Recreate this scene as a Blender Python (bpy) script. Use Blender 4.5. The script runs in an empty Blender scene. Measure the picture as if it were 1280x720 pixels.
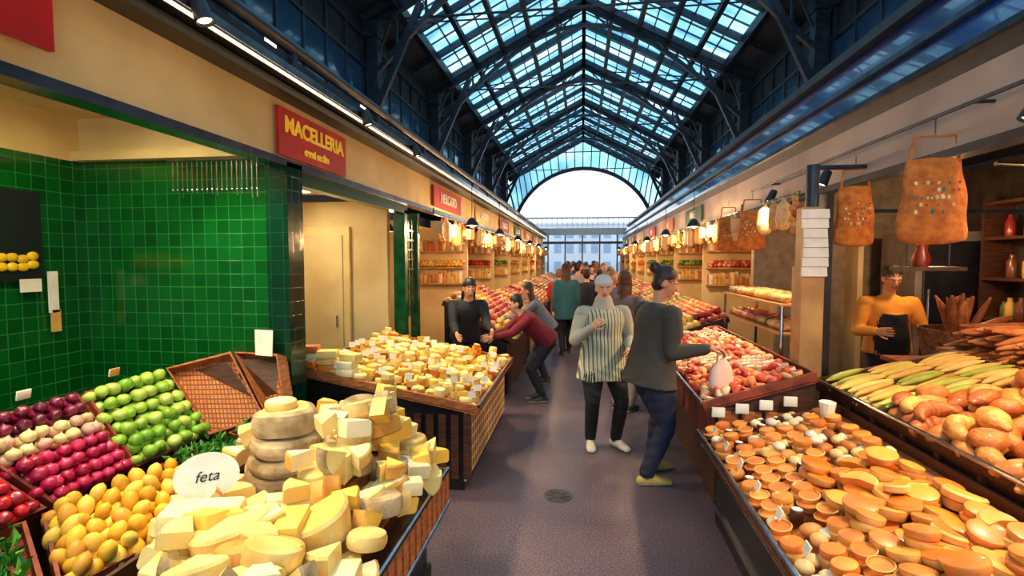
import bpy, bmesh, math, random
import numpy as np
from mathutils import Vector, Matrix, Euler, kdtree
R=random.Random(11)
C=bpy.context; D=bpy.data
ROOT=C.scene.collection
pi=math.pi
def S(r,g,b):
    f=lambda c:(c/255/12.92) if c/255<=.04045 else ((c/255+.055)/1.055)**2.4
    return (f(r),f(g),f(b),1)
# ---------------------------------------------------------------- materials
MC={}
def base_mat(name):
    m=D.materials.new(name); m.use_nodes=True
    nt=m.node_tree; b=nt.nodes['Principled BSDF']
    return m,nt,b
def M(name,c,c2=None,rough=.5,scale=8,bump=0,bscale=40,metal=0,pal=None,emit=0,coat=0,sss=0,detail=4,stretch=None):
    if name in MC: return MC[name]
    m,nt,b=base_mat(name); N=nt.nodes; L=nt.links
    b.inputs['Roughness'].default_value=rough
    b.inputs['Metallic'].default_value=metal
    b.inputs['Coat Weight'].default_value=coat
    if sss:
        b.inputs['Subsurface Weight'].default_value=sss
        b.inputs['Subsurface Radius'].default_value=(.03,.02,.008)
    tc=N.new('ShaderNodeTexCoord'); src=tc.outputs['Object']
    if stretch:
        mp=N.new('ShaderNodeMapping'); mp.inputs['Scale'].default_value=stretch
        L.new(src,mp.inputs[0]); src=mp.outputs[0]
    if c2 is None: c2=tuple(x*.72 for x in c[:3])+(1,)
    nz=N.new('ShaderNodeTexNoise'); nz.inputs['Scale'].default_value=scale; nz.inputs['Detail'].default_value=detail
    L.new(src,nz.inputs['Vector'])
    rp=N.new('ShaderNodeValToRGB'); rp.color_ramp.elements[0].position=.35; rp.color_ramp.elements[1].position=.65
    rp.color_ramp.elements[0].color=c2; rp.color_ramp.elements[1].color=c
    L.new(nz.outputs['Fac'],rp.inputs[0]); out=rp.outputs[0]
    if pal:
        g=N.new('ShaderNodeNewGeometry'); r2=N.new('ShaderNodeValToRGB'); r2.color_ramp.interpolation='CONSTANT'
        e=r2.color_ramp.elements
        e[0].color=pal[0]; e[0].position=0; e[1].position=1/len(pal); e[1].color=pal[1] if len(pal)>1 else pal[0]
        for i in range(2,len(pal)):
            x=e.new(i/len(pal)); x.color=pal[i]
        L.new(g.outputs['Random Per Island'],r2.inputs[0])
        mx=N.new('ShaderNodeMix'); mx.data_type='RGBA'; mx.blend_type='MULTIPLY'; mx.inputs[0].default_value=1
        L.new(r2.outputs[0],mx.inputs[6]); L.new(out,mx.inputs[7]); out=mx.outputs[2]
    L.new(out,b.inputs['Base Color'])
    if emit:
        L.new(out,b.inputs['Emission Color']); b.inputs['Emission Strength'].default_value=emit
    if bump:
        n2=N.new('ShaderNodeTexNoise'); n2.inputs['Scale'].default_value=bscale; n2.inputs['Detail'].default_value=5
        L.new(src,n2.inputs['Vector'])
        bp=N.new('ShaderNodeBump'); bp.inputs['Strength'].default_value=bump; bp.inputs['Distance'].default_value=.01
        L.new(n2.outputs['Fac'],bp.inputs['Height']); L.new(bp.outputs[0],b.inputs['Normal'])
    MC[name]=m; return m
def P(name,cols,rough=.5,c2=(.72,.68,.64,1),**k):   # palette per island
    return M(name,(1,1,1,1),c2,rough=rough,pal=cols,**k)
def tile_mat(name,c1,c2,mort,size,rough=.15,mw=.006):
    m,nt,b=base_mat(name); N=nt.nodes; L=nt.links
    tc=N.new('ShaderNodeTexCoord'); sp=N.new('ShaderNodeSeparateXYZ'); L.new(tc.outputs['Object'],sp.inputs[0])
    ad=N.new('ShaderNodeMath'); L.new(sp.outputs[0],ad.inputs[0]); L.new(sp.outputs[1],ad.inputs[1])
    cb=N.new('ShaderNodeCombineXYZ'); L.new(ad.outputs[0],cb.inputs[0]); L.new(sp.outputs[2],cb.inputs[1])
    br=N.new('ShaderNodeTexBrick'); br.offset=0; L.new(cb.outputs[0],br.inputs['Vector'])
    br.inputs['Scale'].default_value=1; br.inputs['Brick Width'].default_value=size; br.inputs['Row Height'].default_value=size
    br.inputs['Mortar Size'].default_value=mw; br.inputs['Color1'].default_value=c1; br.inputs['Color2'].default_value=c2; br.inputs['Mortar'].default_value=mort
    br.inputs['Mortar Smooth'].default_value=.3
    L.new(br.outputs[0],b.inputs['Base Color'])
    bp=N.new('ShaderNodeBump'); bp.inputs['Strength'].default_value=.6; bp.inputs['Distance'].default_value=.004; bp.invert=True
    nz=N.new('ShaderNodeTexNoise'); nz.inputs['Scale'].default_value=9; L.new(tc.outputs['Object'],nz.inputs[0])
    a2=N.new('ShaderNodeMath'); a2.operation='MULTIPLY_ADD'; a2.inputs[1].default_value=.6; L.new(nz.outputs['Fac'],a2.inputs[0]); L.new(br.outputs['Fac'],a2.inputs[2])
    L.new(a2.outputs[0],bp.inputs['Height']); L.new(bp.outputs[0],b.inputs['Normal'])
    b.inputs['Roughness'].default_value=rough
    return m
def stripe_mat(name,cols,scale,axis='X',rough=.8):
    m,nt,b=base_mat(name); N=nt.nodes; L=nt.links
    tc=N.new('ShaderNodeTexCoord'); w=N.new('ShaderNodeTexWave'); w.bands_direction=axis
    w.inputs['Scale'].default_value=scale; w.inputs['Distortion'].default_value=.5; w.inputs['Detail'].default_value=1; w.inputs['Detail Scale'].default_value=.6
    L.new(tc.outputs['Object'],w.inputs['Vector'])
    r=N.new('ShaderNodeValToRGB'); e=r.color_ramp.elements
    e[0].color=cols[0]; e[1].color=cols[-1]
    for i in range(1,len(cols)-1):
        x=e.new(i/(len(cols)-1)); x.color=cols[i]
    L.new(w.outputs['Fac'],r.inputs[0]); L.new(r.outputs[0],b.inputs['Base Color']); b.inputs['Roughness'].default_value=rough
    return m
def glass_roof():
    m,nt,b=base_mat('roof_glass'); N=nt.nodes; L=nt.links
    tr=N.new('ShaderNodeBsdfTransparent'); df=N.new('ShaderNodeBsdfTranslucent'); df.inputs[0].default_value=(.45,.8,.92,1)
    tc=N.new('ShaderNodeTexCoord'); mp=N.new('ShaderNodeMapping'); mp.inputs['Scale'].default_value=(.45,1.6,.45); L.new(tc.outputs['Object'],mp.inputs[0])
    nz=N.new('ShaderNodeTexNoise'); nz.inputs['Scale'].default_value=1.1; nz.inputs['Detail'].default_value=7; L.new(mp.outputs[0],nz.inputs[0])
    rp=N.new('ShaderNodeValToRGB'); rp.color_ramp.elements[0].position=.34; rp.color_ramp.elements[1].position=.64
    rp.color_ramp.elements[0].color=(.07,.27,.38,1); rp.color_ramp.elements[1].color=(.78,.96,1,1)
    e=rp.color_ramp.elements.new(.49); e.color=(.3,.66,.78,1)
    L.new(nz.outputs['Fac'],rp.inputs[0]); L.new(rp.outputs[0],tr.inputs[0])
    mx=N.new('ShaderNodeMixShader'); mx.inputs[0].default_value=.25
    L.new(tr.outputs[0],mx.inputs[1]); L.new(df.outputs[0],mx.inputs[2]); L.new(mx.outputs[0],N['Material Output'].inputs[0])
    return m
# ---------------------------------------------------------------- mesh builder
class MB:
    def __init__(s): s.v=[];s.f=[];s.m=[];s.n=0;s.mats=[]
    def mi(s,mat):
        if mat not in s.mats: s.mats.append(mat)
        return s.mats.index(mat)
    def add(s,shape,mx=None,mats=None):
        V,F,I=shape; V=np.asarray(V,dtype=float)
        if mx is not None:
            A=np.array(mx); V=V@A[:3,:3].T+A[:3,3]
        if not isinstance(mats,(list,tuple)): mats=[mats]
        ids=[s.mi(m) for m in mats]
        s.v.append(V); n=s.n
        s.f+= [tuple(i+n for i in f) for f in F]
        s.m+= [ids[min(i,len(ids)-1)] for i in I]
        s.n+=len(V)
    def hexa(s,p,mat):
        F=[(3,2,1,0),(4,5,6,7),(0,1,5,4),(1,2,6,5),(2,3,7,6),(3,0,4,7)]
        s.add((p,F,[0]*6),None,mat)
    def box(s,x0,x1,y0,y1,z0,z1,mat):
        s.hexa([(x0,y0,z0),(x1,y0,z0),(x1,y1,z0),(x0,y1,z0),(x0,y0,z1),(x1,y0,z1),(x1,y1,z1),(x0,y1,z1)],mat)
    def beam(s,p,q,w,h,mat,up=(0,0,1)):
        p=Vector(p);q=Vector(q);d=(q-p).normalized();u=Vector(up)
        if abs(d.dot(u))>.98: u=Vector((0,1,0))
        a=d.cross(u).normalized()*w/2; b=a.cross(d).normalized()*h/2
        s.hexa([p-a-b,p+a-b,q+a-b,q-a-b,p-a+b,p+a+b,q+a+b,q-a+b],mat)
    def tube(s,p,q,r,mat,n=8,r2=None):
        p=Vector(p);q=Vector(q);d=q-p;l=d.length
        mx=Matrix.Translation(p)@d.to_track_quat('Z','Y').to_matrix().to_4x4()
        s.add(lathe([(0,0),(r,0),(r2 if r2 is not None else r,l),(0,l)],n),mx,mat)
    def build(s,name,parent=None,smooth=True,ang=38,bevel=0):
        me=D.meshes.new(name)
        V=np.concatenate(s.v)
        me.from_pydata(V.tolist(),[],s.f)
        for m in s.mats: me.materials.append(m)
        me.polygons.foreach_set('material_index',s.m)
        me.update()
        if smooth:
            me.shade_smooth(); me.set_sharp_from_angle(angle=math.radians(ang))
        o=D.objects.new(name,me); ROOT.objects.link(o)
        if parent: o.parent=parent
        if bevel:
            b=o.modifiers.new('bev','BEVEL'); b.width=bevel; b.segments=2; b.limit_method='ANGLE'
        return o
def empty(name,loc=(0,0,0)):
    o=D.objects.new(name,None); o.location=loc; ROOT.objects.link(o); o.empty_display_size=.1; return o
def lathe(prof,n=16,mi=None,ang=2*pi):
    V=[];F=[];I=[];rings=[]
    for r,z in prof:
        if r<1e-6: rings.append([len(V)]); V.append((0,0,z))
        else:
            rings.append(list(range(len(V),len(V)+n)))
            for k in range(n): V.append((r*math.cos(2*pi*k/n),r*math.sin(2*pi*k/n),z))
    for j in range(len(prof)-1):
        a,b=rings[j],rings[j+1]; m=mi[j] if mi else 0
        if len(a)==1 and len(b)==1: continue
        for k in range(n):
            k2=(k+1)%n
            if len(a)==1: f=(a[0],b[k2],b[k])
            elif len(b)==1: f=(a[k],a[k2],b[0])
            else: f=(a[k],a[k2],b[k2],b[k])
            F.append(f); I.append(m)
    return V,F,I
def sph(nu=12,nv=8,fn=None):
    pr=[(math.sin(pi*j/nv),-math.cos(pi*j/nv)) for j in range(nv+1)]
    pr[0]=(0,-1);pr[-1]=(0,1)
    if fn: pr=[fn(r,z) for r,z in pr]
    return lathe(pr,nu)
def sector(r,h,a,n=8):
    """wedge of a cheese wheel: mat0 rind, mat1 paste"""
    b=.012
    V=[(0,0,0),(0,0,h)];F=[];I=[]
    for k in range(n+1):
        t=-a/2+a*k/n; c,s_=math.cos(t),math.sin(t)
        V+= [((r-b)*c,(r-b)*s_,0),(r*c,r*s_,b),(r*c,r*s_,h-b),((r-b)*c,(r-b)*s_,h)]
    for k in range(n):
        o=2+4*k;q=o+4
        F+=[(o,q,q+1,o+1),(o+1,q+1,q+2,o+2),(o+2,q+2,q+3,o+3),(0,q,o),(1,o+3,q+3)];I+=[0,0,0,1,1]
    F+=[(0,2,3,4,5,1)];I+=[1]
    e=2+4*n; F+=[(0,1,e+3,e+2,e+1,e)];I+=[1]
    return V,F,I
def wheel(r,h,n=20,b=.02):
    return lathe([(0,0),(r-b,0),(r-.3*b,b*.3),(r,b),(r,h-b),(r-.3*b,h-.3*b),(r-b,h),(0,h)],n,[0,0,0,0,0,0,1])
def rbox(a,b_,c,bv=.01):
    bm=bmesh.new(); bmesh.ops.create_cube(bm,size=1)
    for v in bm.verts: v.co=Vector((v.co.x*a,v.co.y*b_,(v.co.z+.5)*c))
    bmesh.ops.bevel(bm,geom=bm.edges[:],offset=bv,segments=2,affect='EDGES',profile=.5)
    bm.verts.index_update()
    r=([tuple(v.co) for v in bm.verts],[tuple(v.index for v in f.verts) for f in bm.faces],[1 if f.normal.z>.9 else 0 for f in bm.faces]); bm.free(); return r
def warp(shape,amt,f=9,seed=0):
    V,F,I=shape; V=np.array(V)
    ph=seed*1.7
    V=V+amt*np.stack([np.sin(V[:,1]*f+ph),np.sin(V[:,2]*f+ph*2),np.sin(V[:,0]*f+ph*.5)],1)
    return V,F,I
def loft(secs,side=(1,0,0),n=14,step=.03,cap=True):
    P_=[Vector(s[0]) for s in secs]; out=[]
    for i in range(len(P_)-1):
        l=(P_[i+1]-P_[i]).length; k=max(1,int(l/step))
        for j in range(k):
            t=j/k; out.append((P_[i].lerp(P_[i+1],t),secs[i][1]*(1-t)+secs[i+1][1]*t,secs[i][2]*(1-t)+secs[i+1][2]*t))
    out.append((P_[-1],secs[-1][1],secs[-1][2]))
    tang=[]
    for i in range(len(out)):
        a=out[max(0,i-1)][0]; b=out[min(len(out)-1,i+1)][0]; tang.append((b-a).normalized())
    if cap:
        p,rx,ry=out[0]; m=min(rx,ry)
        st=[(p-tang[0]*m*math.sin(a),rx*math.cos(a),ry*math.cos(a)) for a in (1.25,.8,.4)]
        p,rx,ry=out[-1]; m=min(rx,ry)
        en=[(p+tang[-1]*m*math.sin(a),rx*math.cos(a),ry*math.cos(a)) for a in (.4,.8,1.25)]
        tang=[tang[0]]*3+tang+[tang[-1]]*3; out=st+out+en
    V=[];F=[];I=[]; sd=Vector(side)
    for (p,rx,ry),t in zip(out,tang):
        s_=(sd-t*sd.dot(t))
        if s_.length<1e-3: s_=Vector((0,1,0))-t*t.y
        s_.normalize(); o=t.cross(s_)
        for k in range(n):
            a=2*pi*k/n; V.append(tuple(p+s_*rx*math.cos(a)+o*ry*math.sin(a)))
    for j in range(len(out)-1):
        for k in range(n):
            k2=(k+1)%n; F.append((j*n+k,j*n+k2,(j+1)*n+k2,(j+1)*n+k)); I.append(0)
    F.append(tuple(range(n-1,-1,-1)));I.append(0)
    F.append(tuple((len(out)-1)*n+k for k in range(n)));I.append(0)
    return V,F,I
def T(x,y,z,rz=0,rx=0,ry=0,s=1):
    sc=Matrix.Diagonal((s,s,s,1)) if not isinstance(s,tuple) else Matrix.Diagonal(s+(1,))
    return Matrix.Translation((x,y,z))@Euler((rx,ry,rz)).to_matrix().to_4x4()@sc
def crate(mb,cn,depth,mat,th=.015,base=None):
    c=[Vector(p) for p in cn]
    n=(c[1]-c[0]).cross(c[3]-c[0]).normalized()
    if n.z<0: n=-n
    ctr=sum(c,Vector())/4
    inn=[p+(ctr-p).normalized()*th*1.5 for p in c]
    dn=-n*depth
    for i in range(4):
        j=(i+1)%4
        mb.hexa([c[i]+dn,c[j]+dn,inn[j]+dn,inn[i]+dn,c[i],c[j],inn[j],inn[i]],mat)
    mb.hexa([p+dn-n*.01 for p in c]+[p+dn+n*.005 for p in c],base or mat)
    return n
def bil(c,u,v):
    a=c[0].lerp(c[1],u); b=c[3].lerp(c[2],u); return a.lerp(b,v)
def fill(mb,cn,r,shape,mats,sink=.03,layers=1,pick=None,jit=.25,marg=.9):
    c=[Vector(p) for p in cn]; n=(c[1]-c[0]).cross(c[3]-c[0]).normalized()
    if n.z<0:n=-n
    lu=((c[1]-c[0]).length+(c[2]-c[3]).length)/2; lv=((c[3]-c[0]).length+(c[2]-c[1]).length)/2
    for L_ in range(layers):
        nu=max(1,int((lu-2*r*marg*(.3+.7*L_))/(1.9*r))); nv=max(1,int((lv-2*r*marg*(.3+.7*L_))/(1.75*r)))
        for i in range(nu):
            for j in range(nv):
                off=.5*(j%2)/nu*.8
                u=(i+.5)/nu+off-.2/nu; v=(j+.5)/nv
                u=min(max(u,.6*r/lu+L_*.08),1-.6*r/lu-L_*.08)
                p=bil(c,u,v)+n*(-sink+L_*r*1.25+R.uniform(-.1,.1)*r)
                p+=Vector((R.uniform(-1,1),R.uniform(-1,1),0))*r*jit
                sc=r*R.uniform(.88,1.1)
                mt=pick(u,v) if pick else mats[R.randrange(len(mats))]
                sh=shape if not isinstance(shape,list) else R.choice(shape)
                mb.add(sh,T(p.x,p.y,p.z,R.uniform(0,6),R.uniform(-.7,.7),R.uniform(-.7,.7),sc),mt)
# ---------------------------------------------------------------- common materials
steel=M('dark_steel',S(34,54,74),S(16,30,46),.45,bump=.1)
steel2=M('blue_steel',S(46,88,120),S(24,52,80),.4)
bluefascia=M('blue_gloss_panel',S(12,58,140),S(6,32,92),.22,scale=1.2,coat=.4)
cream=M('cream_paint',S(226,200,140),S(206,178,116),.6,scale=2)
creamw=M('warm_wall',S(224,200,148),S(198,168,114),.7,scale=1.5)
greyf=M('grey_fascia_paint',S(196,178,164),S(164,146,136),.5,scale=1.6)
dark=M('dark_panel',S(24,24,30),S(12,12,16),.35)
black=M('black_rubber',S(14,14,16),None,.6)
wood=M('dark_wood',S(84,44,22),S(46,24,14),.5,scale=5,stretch=(2,12,12),bump=.2)
woodl=M('crate_wood',S(186,110,54),S(134,72,34),.6,scale=6,stretch=(3,3,14),bump=.3)
redcr=M('red_brown_crate',S(144,60,34),S(88,34,20),.55,scale=8,bump=.2)
chrome=M('chrome_rail',S(200,200,205),S(160,160,170),.2,metal=1)
paper=M('white_paper',S(240,236,222),S(220,216,200),.8)
red=M('red_sign_paint',S(206,18,20),S(170,8,14),.45,scale=3)
yellow=M('yellow_lettering',S(250,210,60),S(240,194,40),.5,emit=.15)
greenp=M('green_gloss_paint',S(10,84,44),S(6,56,30),.25)
bulbm=M('warm_bulb',(1,.62,.25,1),(1,.6,.24,1),.5,emit=16)
bulbw=M('white_lamp_glass',(1,.86,.62,1),(1,.84,.58,1),.5,emit=6)
strip=M('warm_strip_glass',(1,.80,.5,1),(1,.78,.48,1),.5,emit=2.0)
SPH=sph(12,8); SPL=sph(8,6)
# ---------------------------------------------------------------- floor
def floor_mat():
    m,nt,b=base_mat('asphalt_floor'); N=nt.nodes; L=nt.links
    tc=N.new('ShaderNodeTexCoord')
    n1=N.new('ShaderNodeTexNoise'); n1.inputs['Scale'].default_value=90; n1.inputs['Detail'].default_value=3; L.new(tc.outputs['Object'],n1.inputs[0])
    n2=N.new('ShaderNodeTexNoise'); n2.inputs['Scale'].default_value=1.6; n2.inputs['Detail'].default_value=5; L.new(tc.outputs['Object'],n2.inputs[0])
    r1=N.new('ShaderNodeValToRGB'); r1.color_ramp.elements[0].position=.35; r1.color_ramp.elements[1].position=.7
    r1.color_ramp.elements[0].color=S(50,42,50); r1.color_ramp.elements[1].color=S(126,108,114); L.new(n1.outputs['Fac'],r1.inputs[0])
    r2=N.new('ShaderNodeValToRGB'); r2.color_ramp.elements[0].position=.3; r2.color_ramp.elements[1].position=.75
    r2.color_ramp.elements[0].color=(.6,.57,.66,1); r2.color_ramp.elements[1].color=(1,.97,1,1); L.new(n2.outputs['Fac'],r2.inputs[0])
    mx=N.new('ShaderNodeMix'); mx.data_type='RGBA'; mx.blend_type='MULTIPLY'; mx.inputs[0].default_value=1
    L.new(r1.outputs[0],mx.inputs[6]); L.new(r2.outputs[0],mx.inputs[7]); L.new(mx.outputs[2],b.inputs['Base Color'])
    bp=N.new('ShaderNodeBump'); bp.inputs['Strength'].default_value=.35; bp.inputs['Distance'].default_value=.004
    L.new(n1.outputs['Fac'],bp.inputs['Height']); L.new(bp.outputs[0],b.inputs['Normal']); b.inputs['Roughness'].default_value=.42
    return m
mb=MB(); mb.box(-4.7,4.7,-4,60,-.1,0,floor_mat()); mb.build('floor')
mb=MB(); mb.add(lathe([(0,0),(.11,0),(.11,.004),(.1,.004),(.098,.002),(.03,.002),(.028,.004),(0,.004)],28),T(-.17,3.84,.0),M('iron_cover',S(74,66,68),S(50,46,50),.5,metal=.3))
for k in range(8): mb.beam((-.17+.035*math.cos(k*pi/4),3.84+.035*math.sin(k*pi/4),.004),(-.17+.09*math.cos(k*pi/4),3.84+.09*math.sin(k*pi/4),.004),.012,.004,MC['iron_cover'])
mb.build('manhole_cover')
# ---------------------------------------------------------------- hall roof
HW=4.6; EV=6.8; RG=9.2; Y0=-3.5; Y1=32; GX=3.9
def rz(x): return EV+(RG-EV)*(1-abs(x)/HW)
mb=MB(); 
trY=[1.4+4.65*k for k in range(-1,7)]
for y in trY:
    for sg in (-1,1):
        mb.beam((sg*HW,y,EV),(0,y,RG),.14,.26,steel)
        pts=[]
        for t in np.linspace(0,1,8):
            x=sg*HW*(1-t); z=EV-1.2+ (RG-EV+.6)*math.sin(t*pi/2)
            pts.append(Vector((x,y,z)))
        for a,b in zip(pts,pts[1:]): mb.beam(a,b,.1,.1,steel)
        for i,p in enumerate(pts[:-1]):
            q=Vector((p.x,y,rz(p.x))); mb.beam(p,q,.05,.05,steel)
            n_=pts[i+1]; mb.beam(p,Vector((n_.x,y,rz(n_.x))),.04,.04,steel)
        mb.beam((sg*HW,y,4.6),(sg*(HW-1.2),y,EV+.4),.12,.14,steel)
    mb.tube((-HW,y,EV+.1),(HW,y,EV+.1),.025,steel,6)
for y in np.arange(Y0,Y1,1.55):
    for sg in (-1,1): mb.beam((sg*HW,y,EV+.03),(0,y,RG+.03),.09,.13,steel)
for k in range(0,6):
    for sg in (-1,1):
        x=sg*GX*k/5; mb.beam((x,Y0,rz(x)),(x,Y1,rz(x)),.12,.24 if k in(0,5) else .15,steel)
for k in range(-1,9):
    ya=1.4+4.65*(k-.0)
    for sg in (-1,1):
        if -4<ya<28: mb.tube((sg*HW,ya,rz(HW)),(sg*.5,ya+4.65,rz(.5)),.022,steel,6)
mb.build('roof_trusses')
mb=MB()
for y in np.arange(Y0,Y1,.517):
    for sg in (-1,1): mb.beam((sg*GX,y,rz(GX)+.14),(0,y,RG+.14),.03,.04,steel2)
for k in range(1,11):
    for sg in (-1,1):
        x=sg*GX*k/10; mb.beam((x,Y0,rz(x)+.13),(x,Y1,rz(x)+.13),.03,.04,steel2)
mb.build('glazing_bars')
g=glass_roof()
mb=MB()
for sg in (-1,1):
    mb.add(([(sg*GX,Y0,rz(GX)+.18),(0,Y0,RG+.18),(0,Y1,RG+.18),(sg*GX,Y1,rz(GX)+.18)],[(0,1,2,3)],[0]),None,g)
mb.build('roof_glass_panes',smooth=False)
mb=MB()
for sg in (-1,1): mb.hexa([(sg*4.75,Y0,rz(4.75)+.1),(sg*GX,Y0,rz(GX)+.1),(sg*GX,Y1,rz(GX)+.1),(sg*4.75,Y1,rz(4.75)+.1),(sg*4.75,Y0,rz(4.75)+.2),(sg*GX,Y0,rz(GX)+.2),(sg*GX,Y1,rz(GX)+.2),(sg*4.75,Y1,rz(4.75)+.2)],steel)
mb.build('ceiling_eaves')
mb=MB()
for y in trY:
    for sg in (-1,1):
        x=sg*(HW-.15)
        mb.box(x-.13,x+.13,y-.13,y+.13,0,EV+.1,steel); mb.box(x-.16,x+.16,y-.2,y+.2,EV-.3,EV,steel); mb.box(x-.16,x+.16,y-.19,y+.19,0,.3,steel)
mb.build('hall_columns')
wallm=M('upper_wall_dark',S(26,40,56),S(12,22,34),.6,scale=2)
dglass,nt_,b_=base_mat('clerestory_glass'); b_.inputs['Base Color'].default_value=S(24,66,104); b_.inputs['Roughness'].default_value=.12; b_.inputs['Coat Weight'].default_value=.5
for sg,nm in ((-1,'left'),(1,'right')):
    mb=MB(); x0=sg*(HW+.02); x1=sg*(HW+.16)
    a,b=min(x0,x1),max(x0,x1)
    mb.box(a,b,Y0,Y1,0,EV+.1,wallm)
    xi=sg*HW
    for y in np.arange(Y0,Y1,.775): mb.beam((xi,y,3.6),(xi,y,EV-.3),.05,.06,steel)
    for z in (3.6,4.4,5.2,5.9,6.5): mb.beam((xi,Y0,z),(xi,Y1,z),.08,.07,steel)
    for z in (4.4,5.2): 
        mb.add(([(xi,Y0,z+.06),(xi,Y1,z+.06),(xi,Y1,z+.66),(xi,Y0,z+.66)],[(0,1,2,3)],[0]),None,dglass)
    mb.build('wall_'+nm)
mb=MB(); AR=4.35; AZ=3.1; ye=Y1
n=28; pin=[];pout=[]
for k in range(n+1):
    a=pi*k/n; ca,sa=math.cos(a),math.sin(a); pin.append((AR*ca,AZ+AR*sa*.99))
    if abs(ca)>.93: pout.append((math.copysign(HW,ca),AZ+ (EV-AZ)*min(1,sa/.37)))
    else: pout.append((HW*1.02*ca,max(rz(min(HW,abs(HW*1.02*ca))),AZ)))
for k in range(n):
    (ax,az),(bx,bz)=pin[k],pin[k+1]; (cx,cz),(dx,dz)=pout[k],pout[k+1]
    mb.beam((ax,ye,az),(bx,ye,bz),.24,.2,steel)
    mb.beam((ax,ye,az),(cx,ye,cz),.06,.1,steel)
    mb.add(([(ax,ye+.05,az),(bx,ye+.05,bz),(dx,ye+.05,dz),(cx,ye+.05,cz)],[(0,1,2,3)],[0]),None,g)
mb.beam((-HW,ye,EV),(0,ye,RG),.2,.3,steel); mb.beam((HW,ye,EV),(0,ye,RG),.2,.3,steel)
for sg in(-1,1): mb.box(min(sg*AR,sg*4.6),max(sg*AR,sg*4.6),ye,ye+.2,0,AZ+.1,steel)
mb.build('wall_end')
pale=M('pale_building',S(226,234,242),S(204,216,230),.7); paleg=M('pale_window',S(160,186,212),S(140,168,198),.3)
mb=MB(); mb.box(-9,9,42,43,0,4.7,pale); mb.box(-9.1,9.1,41.8,43,4.7,4.85,pale)
for k in range(-8,9):
    for z in (.9,2.4,3.6): mb.box(k-.28,k+.28,41.96,42.0,z,z+.8,paleg)
mb.build('building_facade')
mb=MB(); mb.box(-AR,AR,31.6,31.9,3.35,3.75,pale); mb.box(-AR,AR,31.7,31.85,4.35,4.42,steel2); mb.box(-AR,AR,31.55,31.9,2.8,2.95,steel2)
for k in range(-14,15): mb.tube((k*.31,31.78,3.7),(k*.31,31.78,4.4),.018,pale,6)
for k in range(-4,5): mb.box(k*1.05-.04,k*1.05+.04,31.7,31.8,0,3.4,steel2)
mb.build('entrance_canopy')
# ---------------------------------------------------------------- stall canopies / fascias
def canopy(sg,nm,fm,y0,y1,zb,zt):
    mb=MB(); x=2.1*sg
    def bx(xa,xb,*r): mb.box(min(xa,xb),max(xa,xb),*r)
    bx(x,x+.08*sg,y0,y1,zb,zt,fm)
    bx(x-.02*sg,x+.1*sg,y0,y1,zb-.05,zb,chrome if sg<0 else steel)
    if sg<0:
        bx(x+.14,x+.0,y0,y1,zt,zt+.05,dark)
        bx(x+.2,x-.1,y0,y1,zt+.06,zt+.2,dark)
        bx(x+.24,x+.2,y0,y1,zt+.08,zt+.13,chrome)
        mb.tube((x+.2,y0,zt+.27),(x+.2,y1,zt+.27),.045,steel,10); mb.tube((x+.225,y0,zt+.06),(x+.225,y1,zt+.06),.01,strip,8)
        for y in np.arange(y0,y1,1.4): mb.box(x+.1,x+.22,y,y+.05,zt+.15,zt+.3,steel)
    else:
        mb.hexa([(x,y0,zt),(x+.05,y0,zt),(x+.05,y1,zt),(x,y1,zt),(x-.02,y0,zt+.12),(x+.05,y0,zt+.12),(x+.05,y1,zt+.12),(x-.02,y1,zt+.12)],steel)
        mb.hexa([(x-.02,y0,zt+.12),(x+.1,y0,zt+.12),(x+.1,y1,zt+.12),(x-.02,y1,zt+.12),(x+.25,y0,zt+.72),(x+.35,y0,zt+.72),(x+.35,y1,zt+.72),(x+.25,y1,zt+.72)],bluefascia)
        bx(x+.18,x+.34,y0,y1,zt+.72,zt+.8,steel)
        bx(x-.05,x-.01,y0,y1,zt+.1,zt+.14,chrome); bx(x+.05,x+.1,y0,y1,zt+.36,zt+.4,steel2)
    bx(x+.1*sg,4.28*sg,y0,y1,zt+.02,zt+.1,dark)
    mb.build('stall_canopy_'+nm)
canopy(-1,'left',cream,-1,27.5,2.52,2.92)
canopy(1,'right',greyf,-1,27.5,2.44,2.84)
def sign(name,x,y0,y1,z0,z1,mat,lines,face,lm=yellow):
    e=empty(name,(x,(y0+y1)/2,(z0+z1)/2))
    mb=MB(); mb.box(-.012,.012,-(y1-y0)/2,(y1-y0)/2,-(z1-z0)/2,(z1-z0)/2,mat); mb.build('sign_board',e,smooth=False)
    for i,(t,sz,dz) in enumerate(lines):
        cu=D.curves.new('lettering','FONT'); cu.body=t; cu.size=sz; cu.align_x='CENTER'; cu.align_y='CENTER'; cu.extrude=.003; cu.offset=.004
        cu.materials.append(lm); o=D.objects.new('lettering_%d'%i,cu); ROOT.objects.link(o); o.parent=e
        o.rotation_euler=(pi/2,0,pi/2 if face>0 else -pi/2); o.location=(.018*face,0,dz)
    return e
sign('red_stall_sign',-2.07,3.3,4.3,2.53,2.86,red,[('MACELLERIA',.155,.05),('carni scelte',.08,-.09)],1)
sign('red_stall_sign',-2.03,.75,1.76,2.6,3.0,red,[('FRUTTA',.22,.06),('verdura fresca',.1,-.12)],1)
cols=[S(190,40,30),S(230,190,120),S(150,30,60),S(40,90,60),S(220,120,60)]
for k in range(7):
    y=7+2.9*k
    m_=M('sign_paint_%d'%(k%5),cols[k%5],None,.5)
    sign('stall_sign',-2.07,y,y+1.6,2.56,2.86,m_,[('MERCATO',.2,0)],1,paper)
    if k>0: sign('stall_sign',2.07,y-.5,y+.9,2.5,2.78,M('sign_paint_%d'%((k+2)%5),cols[(k+2)%5],None,.5),[('PANE',.2,0)],-1,paper)
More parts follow.
